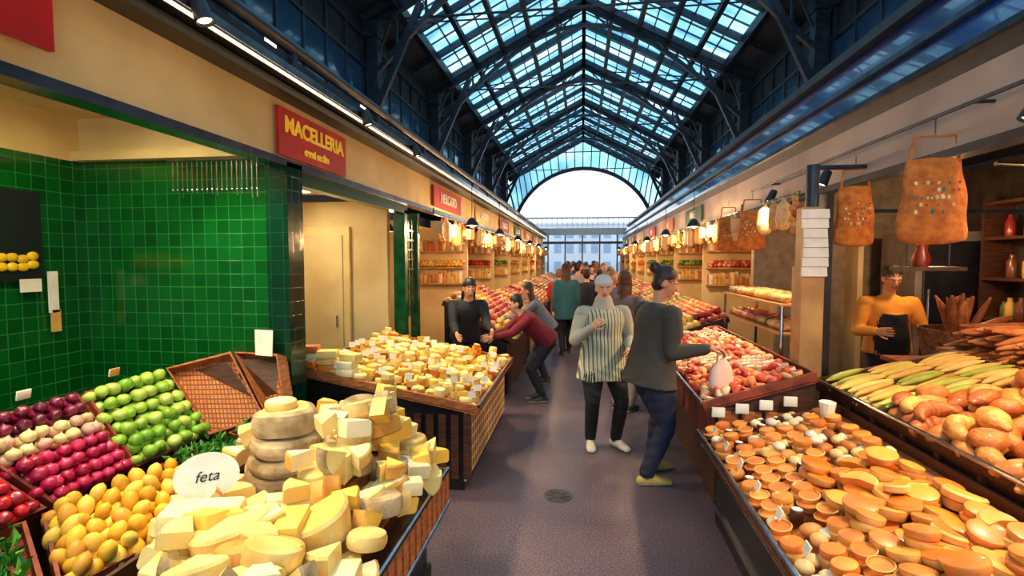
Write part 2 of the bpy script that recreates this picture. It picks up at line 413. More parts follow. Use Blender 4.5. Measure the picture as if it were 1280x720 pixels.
# ---------------------------------------------------------------- left stall 1
gt=tile_mat('green_tiles',S(5,84,24),S(3,66,18),S(28,108,46),.1,mw=.004)
gt2=tile_mat('dark_green_tiles',S(3,52,30),S(3,42,24),S(12,66,36),.1,mw=.004)
mb=MB(); mb.box(-3.94,-3.84,-1,3.6,0,2.55,gt); mb.build('wall_tiled_left')
mb=MB(); mb.box(-3.84,-2.25,3.5,3.6,0,2.55,gt); mb.build('wall_tiled_back')
mb=MB(); mb.box(-2.25,-2.08,3.42,3.62,0,2.5,gt2); mb.build('wall_tiled_pier')
mb=MB(); mb.box(-3.94,-3.84,-1,3.6,2.55,2.9,cream); mb.box(-3.84,-2.18,3.5,3.6,2.55,2.9,cream); mb.box(-3.84,-2.18,-1,3.5,2.88,2.93,cream)
mb.box(-2.62,-2.5,-1,3.5,2.66,2.88,cream); mb.box(-3.84,-2.18,3.42,3.5,2.55,2.62,cream)
mb.build('ceiling_stall')
mb=MB(); mb.tube((-3.0,3.4,2.52),(-2.27,3.4,2.52),.012,chrome)
for k in range(18):
    x=-2.96+k*.039; mb.tube((x,3.4,2.52),(x,3.4,2.33-R.random()*.08),.004,chrome,6); mb.add(SPL,T(x,3.4,2.31,s=.01),chrome)
mb.build('hook_rail')
mb=MB(); bd=M('menu_board_black',S(22,26,30),None,.4)
mb.box(-3.83,-3.8,2.45,3.16,1.66,2.28,bd)
for k in range(10):
    for j in range(2): mb.add(SPH,T(-3.79,2.5+k*.065,1.74+.06*j+R.random()*.03,s=(.015,.04,.03)),M('lemon_print',S(238,196,20),None,.6))
mb.box(-3.8,-3.795,3.0,3.14,1.58,1.67,paper)
mb.box(-3.82,-3.8,3.2,3.26,1.42,1.72,paper); mb.box(-3.82,-3.8,3.21,3.27,1.28,1.44,M('tan_tag',S(220,170,90)))
mb.build('menu_board')
st=MB()
H=lambda x,y,h:(x,y,h)
def under(mb,cn,depth,mat):
    c=[Vector(p) for p in cn]; n=(c[1]-c[0]).cross(c[3]-c[0]).normalized()
    if n.z<0:n=-n
    b=[p-n*(depth+.012) for p in c]; ctr=sum(b,Vector())/4
    b=[p+(ctr-p)*.06 for p in b]
    for p in b: p.y=min(p.y,3.41)
    mb.hexa([(p.x,p.y,0) for p in b]+b,mat)
APP=[H(-2.93,2.63,1.02),H(-2.97,3.22,1.02),H(-2.54,3.2,.6),H(-2.56,2.6,.6)]
ONI=[H(-2.92,1.95,1.02),H(-2.93,2.6,1.02),H(-2.56,2.57,.6),H(-2.56,2.13,.6)]
RED=[H(-2.92,1.35,1.0),H(-2.92,1.92,1.0),H(-2.57,2.1,.6),H(-2.57,1.5,.6)]
EM1=[H(-2.95,3.26,1.03),H(-2.56,3.42,1.13),H(-2.15,3.2,.72),H(-2.5,3.1,.62)]
EM2=[H(-2.53,3.42,1.13),H(-2.14,3.34,1.14),H(-1.94,3.1,.82),H(-2.13,3.17,.76)]
LEM=[H(-2.53,2.04,.6),H(-2.28,2.62,.62),H(-1.86,2.4,.5),H(-2.02,1.68,.5)]
GRN=[H(-2.8,1.3,.58),H(-2.54,1.98,.6),H(-2.1,1.7,.5),H(-2.3,1.1,.5)]
HRB=[H(-2.42,2.6,.62),H(-2.28,2.98,.66),H(-1.98,2.86,.64),H(-2.1,2.5,.58)]
HR2=[H(-2.28,3.0,.68),H(-2.1,3.1,.74),H(-1.8,3.0,.74),H(-1.96,2.86,.66)]
for cn in (APP,ONI,RED,EM1,EM2,LEM,GRN,HRB,HR2): under(st,cn,.1,wood)
st.build('produce_stand',smooth=False)
apple=sph(14,9,lambda r,z:(r*(1+.08*z),z*.88-(.16*math.exp(-(r*4)**2) if z>0 else -.1*math.exp(-(r*4)**2))))
onion=sph(12,10,lambda r,z:(r if z<.6 else r*.8,z*.85+(.28 if z>.97 else 0)))
lemon=sph(12,10,lambda r,z:(r*.85,z*1.15+(.14*(1 if z>0 else -1) if r<.15 else 0)))
ap=P('green_apple_skin',[S(146,196,60),S(170,210,80),S(122,182,50),S(188,216,100)],.3,scale=12,coat=.3)
on=P('onion_skin',[S(120,16,60),S(150,24,74),S(96,12,50),S(170,40,90)],.35,scale=10,coat=.3)
ow=P('white_onion_skin',[S(236,222,160),S(226,196,140),S(220,170,150)],.4,coat=.2)
om=P('magenta_onion_skin',[S(190,24,80),S(206,44,96),S(168,14,62)],.35,coat=.3)
rd=P('red_fruit_skin',[S(196,12,40),S(160,8,44),S(214,28,40)],.3,coat=.4)
ly=P('lemon_peel',[S(246,196,56),S(240,178,36),S(250,212,84),S(230,166,46)],.45,bump=.2,bscale=120)
def tag(mb,p,w=.07):
    x,y,z=p; mb.tube((x,y,z-.03),(x,y,z+.05),.003,black,6)
    mb.add(rbox(.012,w,.05,.003),T(x,y,z+.045,0.0,0,.2),[P('tag_card',[S(226,170,90),S(244,236,214)],.7)]*2)
mb=MB(); crate(mb,APP,.09,redcr); fill(mb,APP,.043,apple,[ap],.02,2); tag(mb,(-2.95,2.85,1.02)); mb.build('green_apple_crate')
mb=MB(); crate(mb,ONI,.09,redcr); fill(mb,ONI,.036,onion,None,.02,2,pick=lambda u,v: on if v<.3 else (ow if v<.56 else om)); tag(mb,(-2.93,2.3,1.02)); mb.build('onion_crate')
mb=MB(); crate(mb,RED,.09,redcr); fill(mb,RED,.034,apple,[rd,rd,om],.02,2,pick=lambda u,v: on if v<.35 else rd); mb.build('red_plum_crate')
mb=MB(); crate(mb,LEM,.08,redcr); fill(mb,LEM,.042,lemon,[ly],.01,2); mb.build('lemon_crate')
slat=tile_mat('wicker_slats',S(206,126,60),S(184,104,46),S(116,58,26),.03,.6,.005)
for cn in (EM1,EM2):
    mb=MB(); crate(mb,cn,.09,woodl,.012,base=slat); mb.build('empty_wooden_crate')
lf=P('leafy_green',[S(40,120,20),S(70,150,36),S(24,90,14),S(96,170,50)],.5)
leaf=([(0,0,0),(.35,.25,.12),(1,.1,.05),(.45,-.28,.14),(.5,0,.02)],[(0,1,4),(1,2,4),(2,3,4),(3,0,4)],[0]*4)
def greens(name,cn,cnt,s=.07):
    mb=MB(); crate(mb,cn,.08,redcr); c=[Vector(p) for p in cn]
    for k in range(cnt):
        p=bil(c,R.uniform(.08,.92),R.uniform(.08,.92)); 
        mb.add(leaf,T(p.x,p.y,p.z-.05+R.uniform(0,.09),R.uniform(0,6.3),R.uniform(-.8,.8),R.uniform(-1.4,.2),s*R.uniform(.6,1.2)),lf)
    mb.build(name)
greens('leafy_greens_crate',GRN,700); greens('herb_crate',HRB,420,.06); greens('herb_crate',HR2,300,.06)
mb=MB(); mb.hexa([(-2.32,3.36,1.12),(-2.17,3.33,1.12),(-2.17,3.335,1.12),(-2.32,3.365,1.12),(-2.34,3.39,1.3),(-2.18,3.36,1.3),(-2.18,3.365,1.3),(-2.34,3.395,1.3)],paper); mb.build('price_card',smooth=False)
# ---------------------------------------------------------------- front left cheese counter
pale1=M('cheese_paste',S(246,226,148),S(240,208,112),.45,scale=5,sss=.1,bump=.15,bscale=60)
pale2=M('cheese_paste_yellow',S(246,206,92),S(238,188,64),.45,scale=5,sss=.1,bump=.15)
pale3=M('cheese_paste_white',S(246,234,188),S(238,216,154),.5,scale=6,sss=.1,bump=.2)
rind1=M('cheese_rind_tan',S(226,172,80),S(200,136,50),.6,scale=12,bump=.4)
rind2=M('cheese_rind_grey',S(196,174,130),S(130,106,72),.75,scale=9,bump=.8,bscale=50)
rind3=M('cheese_rind_pale',S(238,210,130),S(214,172,88),.6,scale=8,bump=.4)
rind4=M('cheese_rind_orange',S(226,130,44),S(200,96,26),.5,scale=10,bump=.3)
mb=MB()
mb.box(-1.72,-.86,.6,2.72,.0,.5,dark); mb.box(-1.76,-.8,.55,2.76,.5,.54,wood); mb.box(-1.7,-.84,.62,2.74,.0,.08,black)
for k in range(26):
    y=.58+k*.085; mb.box(-.76,-.74,y,y+.06,.44,.6,woodl)
mb.tube((-.75,.55,.615),(-.75,2.78,.615),.014,chrome); mb.tube((-.74,.55,.43),(-.74,2.78,.43),.01,chrome)
mb.box(-1.76,-.74,2.76,2.78,.5,.62,wood)
mb.box(-1.76,-1.74,.55,2.78,.5,.62,wood)
mb.box(-1.66,-.92,1.8,2.7,.54,.64,woodl); mb.box(-1.64,-.98,1.95,2.68,.64,.74,woodl); mb.box(-1.14,-1.0,2.05,2.66,.74,.82,woodl)
mb.build('cheese_counter')
cm=MB()
wd=[sector(.16,.1,a) for a in (.7,.9,1.2,1.6)]; hw=sector(.13,.1,pi,14)
bk=[rbox(.2,.12,.1),rbox(.16,.11,.13),rbox(.22,.14,.08)]
wl=wheel(.1,.08); wl2=wheel(.075,.06)
def cpick(): return R.choice([(rind3,pale1),(rind3,pale1),(rind1,pale2),(rind3,pale3),(rind2,pale1),(rind1,pale3)])
def hgt(x,y):
    h=.55+max(0,min(.09,(y-1.2)*.15))
    if -1.66<x<-.92 and y>1.8: h=.645
    if -1.64<x<-.98 and y>1.95: h=.745
    if -1.14<x<-1.0 and y>2.05: h=.825
    return h
for L_ in range(3):
    for x in np.arange(-1.64+L_*.03,-.8,.115):
        for y in np.arange(1.2,2.74-L_*.02,.115):
            if abs(x+1.36)<.21 and abs(y-2.2)<.22: continue
            if L_>=2 and -1.6<x<-1.12 and 1.7<y<2.2: continue
            if L_>=1 and -1.62<x<-1.16 and 1.9<y<2.2: continue
            if abs(x)/y>.93: continue
            xx=x+R.uniform(-.03,.03); yy=y+R.uniform(-.03,.03)
            z=hgt(x,y)+L_*.085+R.uniform(0,.02)
            r,p_=cpick(); q=R.random()
            if L_==2 and R.random()<.25: continue
            if q<.5: cm.add(R.choice(wd),T(xx,yy,z,R.uniform(0,6.3),R.uniform(-.15,.3),R.uniform(-.3,.2),R.uniform(.62,.85)),[r,p_])
            elif q<.68:  cm.add(R.choice(wd),T(xx,yy,z+.06,R.uniform(0,6.3),pi/2+R.uniform(-.2,.2),R.uniform(-.4,.4),.7),[r,p_])
            elif q<.8: cm.add(R.choice(bk),T(xx,yy,z,R.uniform(0,3),R.uniform(-.2,.2),R.uniform(-.2,.2),R.uniform(.6,.8)),[p_,p_])
            elif q<.9: cm.add(hw,T(xx,yy,z,R.uniform(0,6.3),R.uniform(-.3,.3),0,.75),[r,p_])
            else: cm.add(R.choice([wl,wl2]),T(xx,yy,z,0,R.uniform(-.3,.3),R.uniform(-.2,.2)),[r,r])
big=sector(.24,.12,1.1,12); bigb=rbox(.28,.16,.13,.02); half=sector(.16,.12,pi,18)
cm.add(bigb,T(-1.46,1.76,.72,.35,0,.05),[pale1,pale3]); cm.add(half,T(-1.24,1.7,.74,-1.2,.25),[rind3,pale1])
cm.add(half,T(-1.02,1.78,.74,-.6,.2),[rind3,pale2]); cm.add(big,T(-1.0,2.02,.84,2.2,.1),[rind3,pale1])
cm.add(bigb,T(-.98,2.5,.86,1.2,0,-.1,.8),[pale2,pale1])
cm.build('cheese_pile')
mb=MB(); z=.742
for k,(r,h) in enumerate([(.2,.1),(.18,.08),(.165,.075),(.14,.12)]):
    mb.add(warp(wheel(r,h,32,.035),.007,20,k),T(-1.36+R.uniform(-.02,.02),2.2+R.uniform(-.01,.01),z,k,R.uniform(-.03,.03),R.uniform(-.03,.03)),[rind2,rind2 if k<3 else rind3]); z+=h-.002
mb.add(warp(wheel(.07,.045,18,.012),.002,30,3),T(-1.38,2.18,z),[rind3,pale3])
mb.build('aged_cheese_wheels')
mb=MB()
mb.add(lathe([(0,-.004),(.12,-.004),(.12,.004),(0,.004)],32),T(-1.53,1.88,.91,.62,pi/2-.25,0,(1,.78,1)),paper)
mb.tube((-1.53,1.89,.6),(-1.53,1.89,.85),.006,wood)
e=mb.build('price_placard')
cu=D.curves.new('lettering','FONT'); cu.body='feta'; cu.size=.06; cu.shear=.3; cu.align_x='CENTER'; cu.extrude=.001; cu.materials.append(black)
o=D.objects.new('lettering_feta',cu); ROOT.objects.link(o); o.parent=e; o.matrix_world=T(-1.53,1.88,.91,.62,pi/2-.25,0)@Matrix.Translation((0,-.02,.006))
# ---------------------------------------------------------------- left table 2
lat=tile_mat('lattice_skirt',S(150,96,50),S(110,64,32),S(220,190,136),.09,.7,.012)
def table(xs,xb,y0,y1,hs,hb,skirt,top=wood,side=dark):
    mb=MB(); sg=1 if xs>0 else -1
    b0=(xs+.12*sg); 
    mb.hexa([(b0,y0+.03,0),(xb,y0+.03,0),(xb,y1-.03,0),(b0,y1-.03,0),(b0,y0+.03,hs-.06),(xb,y0+.03,hb-.06),(xb,y1-.03,hb-.06),(b0,y1-.03,hs-.06)],side)
    mb.box(min(xs+.1*sg,xs+.12*sg),max(xs+.1*sg,xs+.12*sg),y0+.02,y1-.02,.08,hs-.05,skirt)
    crate(mb,[(xb,y0,hb),(xb,y1,hb),(xs,y1,hs),(xs,y0,hs)],.06,top,.025)
    mb.tube((xs,y0,hs),(xs,y1,hs),.012,chrome)
    return mb
mb=table(-.78,-2.3,3.8,5.8,.68,.95,lat,woodl,dark)
for k in range(14): mb.box(-2.2+k*.1,-2.14+k*.1,3.805,3.825,.1,.6,wood)
mb.build('cheese_display_table')
mb=MB()
ss=[wheel(.06,.05,16,.012),rbox(.12,.09,.06,.008),sector(.12,.06,.9),rbox(.09,.09,.07,.008),wheel(.05,.07,14,.01),sector(.09,.07,pi,10),wheel(.07,.045,16,.015),sector(.13,.05,.6)]
cp=[(rind3,pale1),(rind1,pale2),(pale2,pale2),(rind3,pale3),(rind4,pale2),(pale2,pale1),(rind1,rind3),(pale1,pale1)]
nx,ny=13,18
for j in range(ny):
    shp=R.choice(ss)
    for i in range(nx):
        if j%4==0 or R.random()<.35: shp=R.choice(ss)
        u=(i+.5)/nx; x=-2.25+u*1.42; y=3.87+j*(1.88/ny); z=.90-u*.26
        for q in range(R.choice([1,1,2,2,3])):
            r,p_=R.choice(cp) if R.random()<.8 else (pale1,pale1)
            mb.add(shp,T(x+R.uniform(-.015,.015),y+R.uniform(-.015,.015),z+q*.045,R.uniform(-.6,.6)+(2 if shp in (ss[2],ss[7]) else 0),R.uniform(-.1,.1),.17,R.uniform(.7,.95)),[r,p_])
        if R.random()<.14: mb.add(([(-.03,0,0),(.03,0,0),(.03,.01,.05),(-.03,.01,.05)],[(0,1,2,3)],[0]),T(x+.05,y-.05,z+.09,R.uniform(-.2,.6)),paper)
mb.build('assorted_cheeses')
mb=MB()
for k in range(9): mb.add(rbox(.16,.11,.06,.01),T(-2.2+R.uniform(-.03,.03)+.17*(k%3),3.86+R.uniform(-.02,.03),.93+.06*(k//3)-.03*(k%3),R.uniform(-.3,.3)),R.choice([[pale3,pale3],[rind4,rind4],[pale1,pale1]]))
mb.build('cheese_boxes')
mb=MB(); mb.box(-3.9,-2.3,5.85,5.95,0,2.5,creamw); mb.build('wall_stall_back')
mb=MB(); mb.box(-3.6,-2.75,5.79,5.84,0,2.2,cream); mb.box(-3.52,-2.83,5.77,5.79,.1,2.1,creamw); mb.tube((-2.9,5.75,1.0),(-2.9,5.75,1.14),.012,chrome); mb.build('door_1')
mb=MB(); mb.box(-3.9,-3.8,3.62,5.85,0,2.9,creamw); mb.box(-3.9,-2.18,3.62,5.95,2.6,2.66,cream); mb.build('ceiling_stall_butcher')
mb=MB(); mb.box(-2.2,-2.1,3.62,6.0,2.36,2.5,greenp); mb.box(-2.24,-2.1,5.9,6.0,0,2.4,greenp)
for k in range(9): mb.box(-2.16,-2.13,6.03,6.4,1.2+.12*k,1.22+.12*k,greenp)
for k in range(4): mb.box(-2.16,-2.13,6.0+.12*k,6.02+.12*k,1.1,2.3,greenp)
mb.box(-2.2,-2.1,6.38,6.46,0,2.4,greenp); mb.build('green_trellis_frame')
# ---------------------------------------------------------------- right front counter
mb=MB()
mb.hexa([(.92,.6,0),(1.7,.6,0),(1.7,3.6,0),(.92,3.6,0),(.92,.6,.52),(1.7,.6,.74),(1.7,3.6,.74),(.92,3.6,.52)],dark)
crate(mb,[(1.7,.6,.84),(1.7,3.62,.84),(.8,3.62,.62),(.8,.6,.62)],.07,wood,.02,base=woodl)
mb.tube((.8,.6,.625),(.8,3.62,.625),.014,chrome); mb.tube((.83,.6,.52),(.83,3.62,.52),.01,chrome)
mb.box(.83,.92,.6,3.6,.5,.56,dark); mb.box(.9,.92,.6,3.6,.12,.15,chrome)
mb.build('display_counter')
ot=P('orange_cheese_top',[S(240,146,50),S(230,122,34),S(246,166,70),S(222,130,54)],.4,scale=9,coat=.2)
os_=P('pale_cheese_side',[S(238,186,100),S(218,150,72),S(236,176,92)],.5,scale=9)
wt=P('white_small_cheese',[S(244,226,184),S(234,198,136),S(222,176,104),S(246,234,206)],.5,scale=12)
br=P('brown_bun',[S(190,108,46),S(214,140,66),S(156,82,34)],.5,scale=12)
dk=P('dark_jar',[S(70,32,20),S(120,50,26),S(160,36,28)],.3)
disc=lathe([(0,0),(.075,0),(.085,.012),(.09,.045),(.088,.052),(.07,.058),(0,.056)],20,[0,0,0,1,1,1])
hdisc=sector(.1,.055,pi*1.15,14)
tart=lathe([(0,0),(.05,0),(.062,.035),(.055,.038),(.05,.03),(0,.032)],16,[0,0,0,1,1])
garl=sph(12,10,lambda r,z:(r*(1+.0*z),z*.75+(.5*(z-.8) if z>.8 else 0)))
mb=MB()
for y in np.arange(.75,3.57,.108):
    for i,x in enumerate(np.arange(.87,1.66,.1)):
        z=.57+(x-.8)*.245; xx=x+R.uniform(-.015,.015); yy=y+R.uniform(-.015,.015)+.04*(i%2)
        if i>=3 and y<2.75:
            for q in range(R.choice([1,2,2,3])):
                mb.add(R.choice([disc,disc,disc,hdisc]),T(xx+R.uniform(-.012,.012),yy,z+q*.042,R.uniform(0,6),R.uniform(-.1,.1),-.24+R.uniform(-.1,.1),R.uniform(.58,.78)),[os_,ot])
        else:
            q=R.random()
            if q<.25: mb.add(garl,T(xx,yy,z+.035,0,R.uniform(-.3,.3),0,.036),wt); mb.add(garl,T(xx+.05,yy+.05,z+.035,0,R.uniform(-.3,.3),0,.032),wt)
            elif q<.5: 
                mb.add(tart,T(xx,yy,z+.01,0,0,-.2,.9),[br,ot]); mb.add(tart,T(xx+.01,yy+.03,z+.04,0,.1,-.2,.75),[os_,ot])
            elif q<.78: mb.add(ss[0],T(xx,yy,z,0,0,-.2,.85),[os_,wt]); mb.add(ss[0],T(xx,yy,z+.04,0,0,-.2,.78),[ot,ot])
            elif q<.84: mb.add(wheel(.03,.07,14,.008),T(xx,yy,z),[dk,paper])
            else: mb.add(SPH,T(xx,yy,z+.03,R.random()*3,s=(.055,.036,.032)),br)
mb.build('small_cheeses_and_tarts')
mb=MB()
for k in range(9):
    y=1.2+k*.28; mb.hexa([(.86,y,.66),(.865,y+.06,.66),(.87,y+.06,.66),(.865,y,.66),(.875,y,.7),(.88,y+.06,.7),(.885,y+.06,.7),(.88,y,.7)],paper)
mb.add(lathe([(0,0),(.03,0),(.05,.12),(.045,.125),(.02,.03),(0,.03)],10),T(1.55,3.45,.78),paper)
mb.build('price_labels',smooth=False)
# bread tier
mb=MB()
mb.hexa([(1.74,1.3,0),(2.6,1.3,0),(2.6,4.0,0),(1.74,4.0,0),(1.74,1.3,.82),(2.6,1.3,1.04),(2.6,4.0,1.04),(1.74,4.0,.82)],wood)
crate(mb,[(2.62,1.25,1.15),(2.62,4.05,1.15),(1.72,4.05,.92),(1.72,1.25,.92)],.08,wood,.03)
mb.tube((1.71,1.25,.93),(1.71,4.05,.93),.012,chrome); 
for k in range(10): mb.box(1.715,1.735,1.3+.28*k,1.32+.28*k,.6,.86,wood)
mb.build('bread_display_counter')
crust=P('bread_crust',[S(222,148,62),S(200,118,42),S(232,170,84),S(184,100,36)],.55,c2=(.6,.38,.22,1),scale=11,bump=.6,bscale=60,coat=.1)
crustl=P('pale_baguette',[S(222,190,84),S(228,176,84),S(166,172,66),S(236,198,112)],.5,scale=10,bump=.3)
def loaf(l,r,bend=0,n=12):
    se=[]
    for t in np.linspace(-1,1,11):
        q=max(.1,(1-abs(t)**2.2))**.5
        se.append(((l*t/2,bend*(1-t*t),r*.75),r*q,r*.8*q))
    return loft(se,(0,1,0),n,step=.02)
def croissant():
    se=[]
    for t in np.linspace(-1,1,25):
        q=max(.15,math.cos(t*1.35))**.8; lob=1+.16*abs(math.sin(t*9)); a=t*1.3
        se.append(((.11*math.sin(a),.11*math.cos(a)-.08,.045),.055*q*lob,.048*q*lob))
    return loft(se,(0,0,1),12,.02)
cro=croissant()
rnd_=lathe([(0,0),(.06,0),(.088,.02),(.09,.045),(.07,.075),(.035,.09),(0,.094)],18)
lo=[loaf(.22,.066),loaf(.2,.072,.02),loaf(.26,.058,.02)]; bag=loaf(.34,.03,.008)
mb=MB()
for y in np.arange(1.4,3.2,.135):
    for i,x in enumerate(np.arange(1.82,2.6,.16)):
        z=.86+(x-1.72)*.255; s_=R.uniform(.8,1.0); rz_=R.uniform(-.7,.7)+.5
        sh=R.choice(lo+[cro,cro,rnd_]); mb.add(sh,T(x,y,z,rz_,R.uniform(-.1,.1),-.2,s_),crust)
        if R.random()<.75: mb.add(R.choice(lo+[cro,cro,rnd_]),T(x+R.uniform(-.05,.05),y+.07,z+.075,rz_+R.uniform(-.6,.6),R.uniform(-.2,.2),-.2,s_*.9),crust)
for y in np.arange(3.25,4.0,.075):
    for i,x in enumerate(np.arange(1.9,2.55,.28)):
        z=.86+(x-1.72)*.255
        for q in range(2): mb.add(bag,T(x+R.uniform(-.03,.03),y+R.uniform(-.02,.02),z+q*.05,R.uniform(-.15,.15)+.2,0,-.22,R.uniform(.8,1)),crustl)
mb.build('bread_loaves')
mb=MB(); mb.box(2.75,3.5,4.3,5.0,0,.9,wood); mb.box(2.7,3.55,4.25,5.05,.9,.94,woodl); mb.build('rear_table',bevel=.005)
mb=MB(); mb.add(lathe([(0,0),(.2,0),(.26,.3),(.245,.3),(.19,.02),(0,.02)],24),T(3.05,4.65,.94),M('wicker',S(150,96,50),S(90,54,26),.7,scale=30,bump=.8))
dc=P('dark_baguette',[S(188,112,54),S(212,138,74),S(156,88,42)],.6,c2=(.6,.42,.3,1),scale=12,bump=.4)
for k in range(22):
    a=R.uniform(0,6.3); rr=R.uniform(0,.16); l=loaf(R.uniform(.5,.62),.035)
    mb.add(l,T(3.05+rr*math.cos(a),4.65+rr*math.sin(a),1.22,a,0,-pi/2+R.uniform(-.1,.55)),dc)
mb.build('baguette_basket')
mb=MB(); mb.box(2.64,3.1,2.4,4.2,0,1.12,wood); mb.box(2.64,3.12,2.38,4.22,1.12,1.15,woodl)
for y in np.arange(2.5,4.15,.08):
    for q in range(4): mb.add(loaf(.46,.036),T(2.88,y+R.uniform(-.03,.03),1.15+q*.05,R.uniform(-.4,.4),0,R.uniform(-.35,.15)),dc)
mb.build('baguette_shelf')
mb=MB(); pm=M('pillar_beige',S(206,164,100),S(168,124,70),.5,scale=3)
mb.box(1.64,1.8,4.12,4.3,0,1.75,pm); mb.box(1.8,1.85,4.12,4.3,0,2.3,dark); mb.box(1.66,1.8,4.14,4.3,1.75,2.2,pm)
mb.tube((1.73,4.2,2.2),(1.73,4.2,2.52),.045,steel,14); mb.tube((1.73,4.2,2.5),(2.1,4.2,2.5),.018,steel,8); mb.box(1.62,1.82,4.1,4.32,0,.12,dark)
mb.build('stall_pillar')
mb=MB()
for k in range(7):
    a=1.63+R.uniform(-.01,.01); b=1.81+R.uniform(-.01,.01); z=1.68+k*.072
    mb.hexa([(a,4.095,z),(b,4.09,z),(b,4.115,z),(a,4.115,z),(a,4.1,z+.068),(b,4.1,z+.068),(b,4.115,z+.068),(a,4.115,z+.068)],paper)
mb.build('pinned_notes',smooth=False)
bagm=M('burlap_bag',S(206,124,48),S(168,90,28),.85,scale=20,bump=.6,bscale=90)
prt=P('bag_print',[S(80,110,120),S(240,220,170),S(190,80,40),S(230,200,140)],.8)
def hangbag(x,y,zt,w,h,rot):
    e=empty('burlap_shopping_bag',(x,y,zt)); e.rotation_euler=(0,0,rot)
    mb=MB()
    V,F,I=loft([((0,0,-h),w*.5,.04),((0,0,-h*.9),w*.52,.055),((0,0,-h*.5),w*.47,.06),((0,0,-h*.15),w*.42,.04),((0,0,-.02),w*.4,.02)],(1,0,0),28,.02)
    V=np.array(V); V[:,1]+=.008*np.sin(V[:,0]*60)*(1+V[:,2]/h); V[:,0]+=.006*np.sin(V[:,2]*22)
    mb.add((V,F,I),None,bagm); mb.build('bag_body',e)
    mb=MB()
    for sg in (-1,1): mb.tube((sg*w*.36,0,-.04),(sg*w*.3,0,.12),.008,bagm)
    mb.tube((-w*.3,0,.12),(w*.3,0,.12),.006,bagm)
    mb.tube((0,0,.12),(0,0,.22),.004,chrome,6)
    mb.build('bag_handles',e)
    mb=MB()
    for i in range(9):
        for j in range(5):
            if R.random()<.3: continue
            u=-.3+.6*i/8; v=-.35-j*.09
            mb.add(rbox(w*.06,.006,h*.06,.002),T(u*w+R.uniform(-.004,.004),-.064+.02*abs(u)*2*.5,v*h,0,0,R.uniform(-.5,.5),R.uniform(.5,1)),[prt,prt])
    mb.build('printed_motif',e)
hangbag(2.0,3.28,2.39,.34,.46,-.15); hangbag(2.03,4.2,2.36,.27,.42,-.1); hangbag(1.95,6.3,2.38,.3,.42,-.1); hangbag(1.93,7.2,2.38,.3,.42,.2)
mb=MB(); mb.tube((2.0,1.2,2.62),(2.0,6.5,2.62),.012,steel); mb.tube((2.12,3.0,2.3),(4.3,3.6,2.3),.012,chrome); mb.tube((2.12,4.5,2.2),(4.3,4.9,2.2),.015,steel)
for y in (1.3,3.0,5.9): mb.tube((2.0,y,2.62),(2.1,y,2.62),.01,steel)
mb.build('hanging_rail')
mb=MB(); rb=M('back_wall_dark',S(66,54,48),S(38,32,30),.6); mb.box(4.3,4.4,-1,7,0,2.84,rb); mb.build('wall_stall_right')
mb=MB(); gb=M('grey_beige_wall',S(150,130,104),S(120,102,82),.7); mb.box(2.5,4.3,7.0,7.1,0,2.84,gb); mb.box(2.2,2.5,7.0,7.1,1.4,2.84,gb); mb.build('wall_partition_right')
mb=MB()
for z in (1.2,1.6,2.0,2.35): mb.box(4.02,4.29,1.5,5.8,z,z+.03,wood)
for y in (1.5,3.2,5.0,5.8): mb.box(4.02,4.29,y,y+.03,.9,2.4,wood)
jm=P('jar_goods',[S(200,120,40),S(150,40,30),S(220,180,90),S(90,110,50),S(230,220,200),S(110,60,40)],.3,coat=.3)
for z in (1.23,1.63,2.03):
    for y in np.arange(1.6,5.7,.11):
        if R.random()<.85: mb.add(lathe([(0,0),(.035,0),(.04,.02),(.04,.14),(.02,.17),(.02,.2),(0,.2)],10),T(4.15+R.uniform(-.04,.04),y,z,s=R.uniform(.8,1.2)),jm)
mb.build('back_shelf')
mb=MB(); mb.box(3.5,4.2,5.95,6.6,0,2.1,M('fridge_enamel',S(120,110,104),S(100,92,86),.3)); mb.box(3.56,4.14,5.92,5.95,.3,2.0,dark); mb.tube((3.6,5.9,.8),(3.6,5.9,1.5),.015,chrome); mb.build('display_fridge',bevel=.01)
mb=MB(); mb.box(2.45,2.85,4.25,4.5,1.72,1.75,wood); mb.tube((2.5,4.37,1.75),(2.5,4.37,2.5),.006,steel); mb.tube((2.8,4.37,1.75),(2.8,4.37,2.5),.006,steel)
mb.add(lathe([(0,0),(.05,0),(.065,.06),(.04,.13),(.045,.17),(0,.165)],16),T(2.6,4.37,1.75),P('ceramic_red',[S(170,70,40),S(150,50,30)],.3)); mb.build('hanging_shelf')
